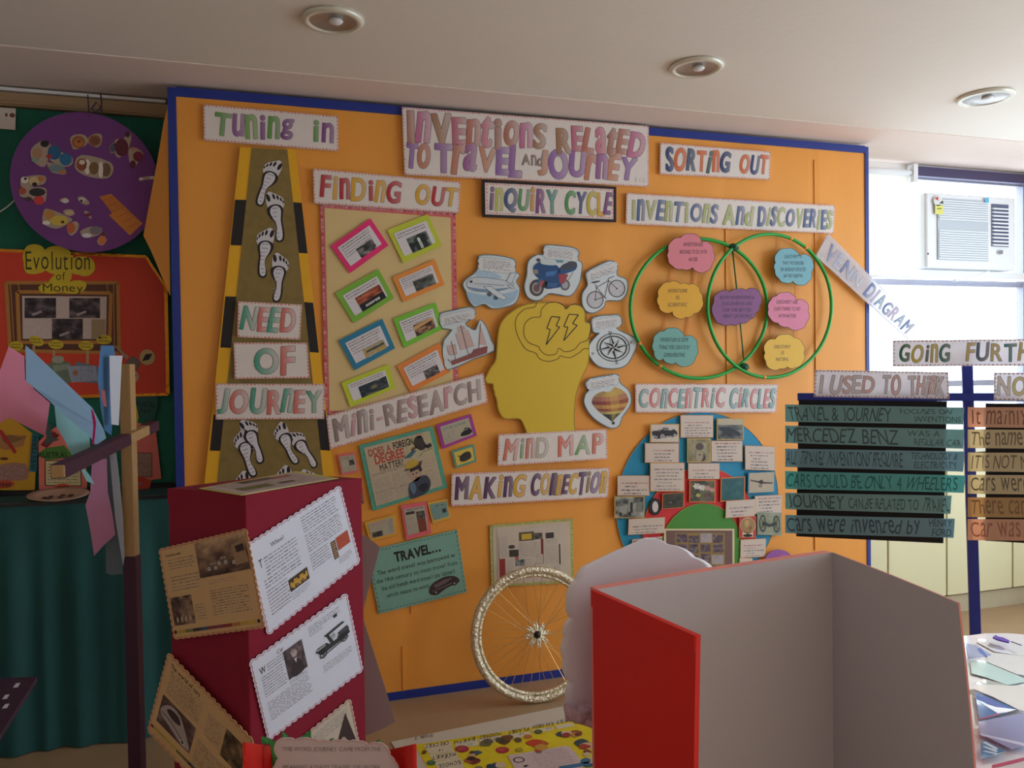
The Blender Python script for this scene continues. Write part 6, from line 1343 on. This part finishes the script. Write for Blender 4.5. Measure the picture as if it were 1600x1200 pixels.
b=MB(); q=lambda p:[p-up*.016,p-up*.016+back*.03,p+up*.016+back*.03,p+up*.016]; b.hexa(q(L1),q(Lend)); b.build('crossbar',M_bst,T,bevel=.002)
b=MB(); 
for a in (0,math.pi/2):
    d=Vector((math.cos(a),math.sin(a),0))*.2; e=Vector((-d.y,d.x,0))*.1; z0=Vector((0,0,0)); p=lo_+back*.02; b.hexa([p-d-e,p+d-e,p+d+e,p-d+e],[x+Vector((0,0,.03)) for x in (p-d-e,p+d-e,p+d+e,p-d+e)])
b.build('cross_foot',M_bst,T)
M_blk=mat('black_chart_sheet',(16,14,18),.8)
MBK=[]
for lb,q in (('left black sheet behind the green statement strips',[(1248,625),(1480,627),(1474,849),(1244,838)]),('right black sheet behind the cream statement strips',[(1540,630),(1700,632),(1700,854),(1540,845)])):
    b=MB(); b.prism([SP.at(x,y,-.004) for x,y in q],SP.n,.004); tag(b.build('backing_sheet',M_blk),lb,'backing sheet','black backing sheets on the blue stand')
SHD='statement strips on the blue stand'
def stm(label,q,cc,segs,ic,off):
    s=Sheet('statement_strip',label,'paper strip',SP,off,q,mat('thin_strip_%d_%d_%d'%cc,cc,.7,ns=12,amt=.06,transl=.5),.0008,SHD)
    c=s.uv('handwriting',ink=INKT); c.lay=1
    for st,x0,y0,x1,y1 in segs: c.text(st,x0,y0,x1,y1,mixc(ic,lin(cc),.22),off=0.0,jit=.03,natural=False)
    s.done()
GR=(152,198,200); TQ=(118,208,208); BG=(148,192,205)
rows=[(632,636.5,663.5,659),(665,671,701,692),(701,705.5,737,729.5),(736,743,770,764),(770,774.5,803,795.5),(804.5,810.5,840.5,833)]
tx=[('top green strip about travel and journey',GR,[('TRAVEL & JOURNEY',.02,.12,.62,.90),('FOCUSES ON',.66,.14,.94,.42),('INVENTIONS',.74,.55,.99,.88)],(40,62,72),1507),
('second green strip about a regular car',GR,[('MERCEDEZ BENZ',.01,.10,.66,.90),('WAS A',.70,.12,.88,.42),('REGULAR CAR',.74,.55,.99,.90)],(62,62,80),1507),
('third green strip about travel inventions',BG,[('ALL TRAVEL INVENTIONS REQUIRE',.005,.12,.68,.86),('TECHNOLOGY &',.72,.10,.97,.42),('ELECTRICITY',.74,.55,.97,.88)],(42,62,82),1507),
('brighter fourth green strip about cars',TQ,[('CARS COULD BE ONLY 4 WHEELERS',.01,.14,.97,.88)],(25,95,85),1508),
('fifth green strip about journey',GR,[('JOURNEY',.02,.12,.38,.90),('CAN BE RELATED TO',.40,.25,.82,.85),('TRAVEL',.84,.15,.99,.88)],(52,62,72),1487),
('lowest green strip about who invented cars',BG,[('Cars were invented by',.01,.14,.82,.88),('HENRY',.86,.06,.99,.42),('FORD',.88,.55,.99,.92)],(40,48,66),1492)]
for (a,b_,c_,d),(lb,cc,sg,ic,xr) in zip(rows,tx): stm(lb,[(1227,a),(xr,b_),(xr-2,c_),(1227,d)],cc,sg,lin(ic),.004)
CR=(230,218,182); PE=(236,196,168)
for (a,b_,cc,st,lb,ic) in ((636,667.5,PE,'It mainly focuses','top peach strip of the right column',(120,70,65)),(671,700,CR,'The name Benz was','second cream strip of the right column',(80,70,60)),(707,736.5,CR,"IT'S NOT NECESSARY",'third cream strip of the right column, capital letters',(70,66,50)),(742,771.5,CR,'Cars were 2 wheel','fourth cream strip of the right column',(60,60,55)),(777,808,(212,180,130),'There can be more','fifth strip of the right column, faint letters',(130,105,85)),(811,844,PE,'Car was invented','lowest peach strip of the right column',(165,110,90))):
    stm(lb,[(1512,a),(1690,a+1),(1690,b_+2),(1512,b_)],cc,[(st,.03,.14,1.0,.84)],lin(ic),.004)
# headings on the stand
s=sign('heading_sign','white sign reading I used to think over the green strips',[(1273.6,578),(1481.5,581.6),(1483.6,623.6),(1271.5,620)],off=.022,t=.003,zc=lin((160,120,115)),pl=SP,mt=mat('thin_white_card',(244,242,250),.7,transl=.6))
G3=lin((225,190,195)); G4=lin((215,215,228))
for st,a,e in (('I',.03,.08),('USED',.12,.47),('TO',.52,.66),('THinK',.71,.97)): s.L.bubble(st,a,.15,e,.88,[G4,G3],line=BLACK,two=.6,asp=s.A,ow=.014)
s.done()
s=sign('heading_sign','white sign reading Now at the right edge over the cream strips',[(1553,582),(1700,584),(1700,628),(1553,625)],off=.022,t=.003,zc=lin((160,120,115)),pl=SP,mt=mat('thin_white_card',(244,242,250),.7,transl=.6))
s.L.bubble('NOW',.03,.12,.62,.84,[lin((230,228,225)),lin((220,215,160))],line=BLACK,two=.5,asp=s.A,ow=.014); s.done()
s=sign('heading_sign','white sign reading Going further topping the blue stand',[(1395,532),(1680,529),(1680,571),(1395,572.5)],off=.008,t=.004,zc=lin((170,120,110)),pl=SP,mt=mat('thin_white_card',(244,242,250),.7,transl=.6))
gg=lin((25,120,85)); s.L.bubble('GOinG',.035,.14,.335,.86,[gg,lin((205,190,90)),lin((90,110,125)),lin((205,195,110)),lin((60,130,120))],line=lin((60,65,70)),two=.35,asp=s.A,ow=.010)
s.L.bubble('FURTHAR',.42,.12,.94,.84,[lin((205,190,130)),lin((90,110,135)),lin((205,195,140)),lin((60,140,150)),lin((205,195,140)),lin((60,150,170))],line=lin((80,85,90)),two=.45,asp=s.A,ow=.010); s.done()
# ------------------------------------------------------------------ right table with laminated sheets
TZ2=.60; FH=Vector((math.sin(TH),math.cos(TH),0)); CX=Vector((CAM.x,CAM.y,TZ2)); tp=[CX+R0*.93+FH*2.32]+[onZ(x,y,TZ2) for x,y in ((1500,994.5),(1540,989.5),(1575,989.5),(1620,993),(1800,1030))]
T=thing('round_table','white topped table at bottom right, spread with bright plastic sheets','table',(onZ(1560,1100,TZ2)-Vector((0,0,TZ2))))
e0=tp[0]+R0*(-.0); nearL=CX+R0*.93+FH*1.3; nr=nearL+R0*1.0
lf=tp[0].copy()
poly=[lf]+tp[1:]+[Vector((nr.x,nr.y,TZ2)),Vector((nearL.x,nearL.y,TZ2))]
b=MB(); b.prism(poly,up,.025); b.build('table_top',mat('white_laminate',(240,243,246),.15,ns=5,amt=.02,coat=1.0),T)
ce=sum(poly,Vector())/len(poly)
for p in (poly[1],poly[4],poly[-1],poly[-2]):
    g=p.lerp(ce,.12); b=MB(); b.tube([(g.x,g.y,0),(g.x,g.y,TZ2-.025)],.015,10); b.build('leg',M_frame,T,smooth=True)
ft=lambda x,y:(1480+x/5,960+y/5)
TPp=Plane((0,0,TZ2),up)
SH='plastic sheets on the white table'
for i,(lb,q,cc,rg) in enumerate((('pale blue sheet at the back left of the white table',[(140,225),(230,240),(345,315),(170,350)],(170,190,225),.2),
('large white sheet at the back of the white table',[(230,215),(420,205),(640,240),(640,330),(370,290)],(236,242,246),.2),
('aqua white sheet in the middle of the white table',[(180,365),(310,375),(540,470),(640,520),(470,550),(300,490),(190,460)],(205,238,238),.15),
('white sheet with a curled grey edge on the white table',[(380,300),(640,330),(640,480),(540,465),(310,370)],(238,244,246),.2),
('grey folded tracing sheet on the white table',[(280,500),(460,548),(380,565),(275,555)],(190,198,195),.3),
('dark blue striped photo sheet on the white table',[(215,600),(540,740),(250,830),(235,720)],(90,135,195),.15),
('long white strip sheet across the white table',[(200,545),(640,560),(640,760),(560,745),(350,640),(205,580)],(236,240,240),.2),
('large lilac blue sheet near the front of the white table',[(245,835),(640,765),(640,1010),(500,1050),(255,930)],(160,172,215),.25),
('light blue photo sheet at the front left of the white table',[(260,970),(460,1065),(265,1130)],(95,150,190),.15),
('red edged white sheet at the bottom right of the white table',[(255,1185),(640,1110),(640,1330),(255,1330)],(230,235,235),.25))):
    s=Sheet('plastic_sheet',lb,'sheet',TPp,.0015+.0015*i,[ft(*p) for p in (q+q)[:4]],mat('glossy_sheet_%d_%d_%d'%cc,cc,rg*.6,ns=6,amt=.05,coat=1.0),.0012,SH,outline=[ft(*p) for p in q],body='laminated_sheet')
    c=s.px('print',f=ft); c.lay=1
    if i==0: c.poly(smooth([(235,270),(260,265),(285,290),(320,335),(295,325),(255,300)],2),lin((60,90,170)))
    if i==5: c.poly([(228,640),(300,650),(480,735),(490,750),(380,720),(235,665)],lin((55,80,160))); c.poly([(225,672),(395,775),(470,765),(540,745),(380,725),(240,680)],lin((225,235,245)),2); c.poly([(250,815),(400,775),(420,780),(250,830)],lin((150,60,95)),3)
    if i==7: c.poly([(255,930),(640,1015),(640,1040),(260,945)],lin((190,198,225)))
    if i==8:
        for k in range(3): c.poly([(275,1000+k*35),(300,995+k*35),(400,1050+k*18),(380,1060+k*18)],lin((200,225,240)))
    if i==9: c.poly([(350,1178),(640,1108),(640,1135),(400,1195),(350,1200)],lin((190,70,110)))
    s.done()
b=MB(); q=[TPp.at(*ft(x,y),.022) for x,y in ((355,178),(378,160),(400,172),(440,180),(490,205),(482,216),(430,205),(385,192))]; b.prism(q,up,.004); tag(b.build('purple_clip',mat('purple_clip',(80,40,160),.4)),'small purple bow clip lying on the white table','clip')
b=MB(); b.tube([TPp.at(*ft(500,212),.02),TPp.at(*ft(580,242),.02)],.0015,6); tag(b.build('hair_pin',M_dark),'thin grey pin beside the purple clip','pin')
b=MB(); bp_=onZ(1508,1000,.66); b.lathe([(.03,0),(.035,.02),(.028,.05),(.02,.055),(0,.056)],Vector((bp_.x,bp_.y,0)),up,14)
for o in list(bpy.data.objects):
    if o.type=='MESH' and not o.data.vertices: bpy.data.objects.remove(o)
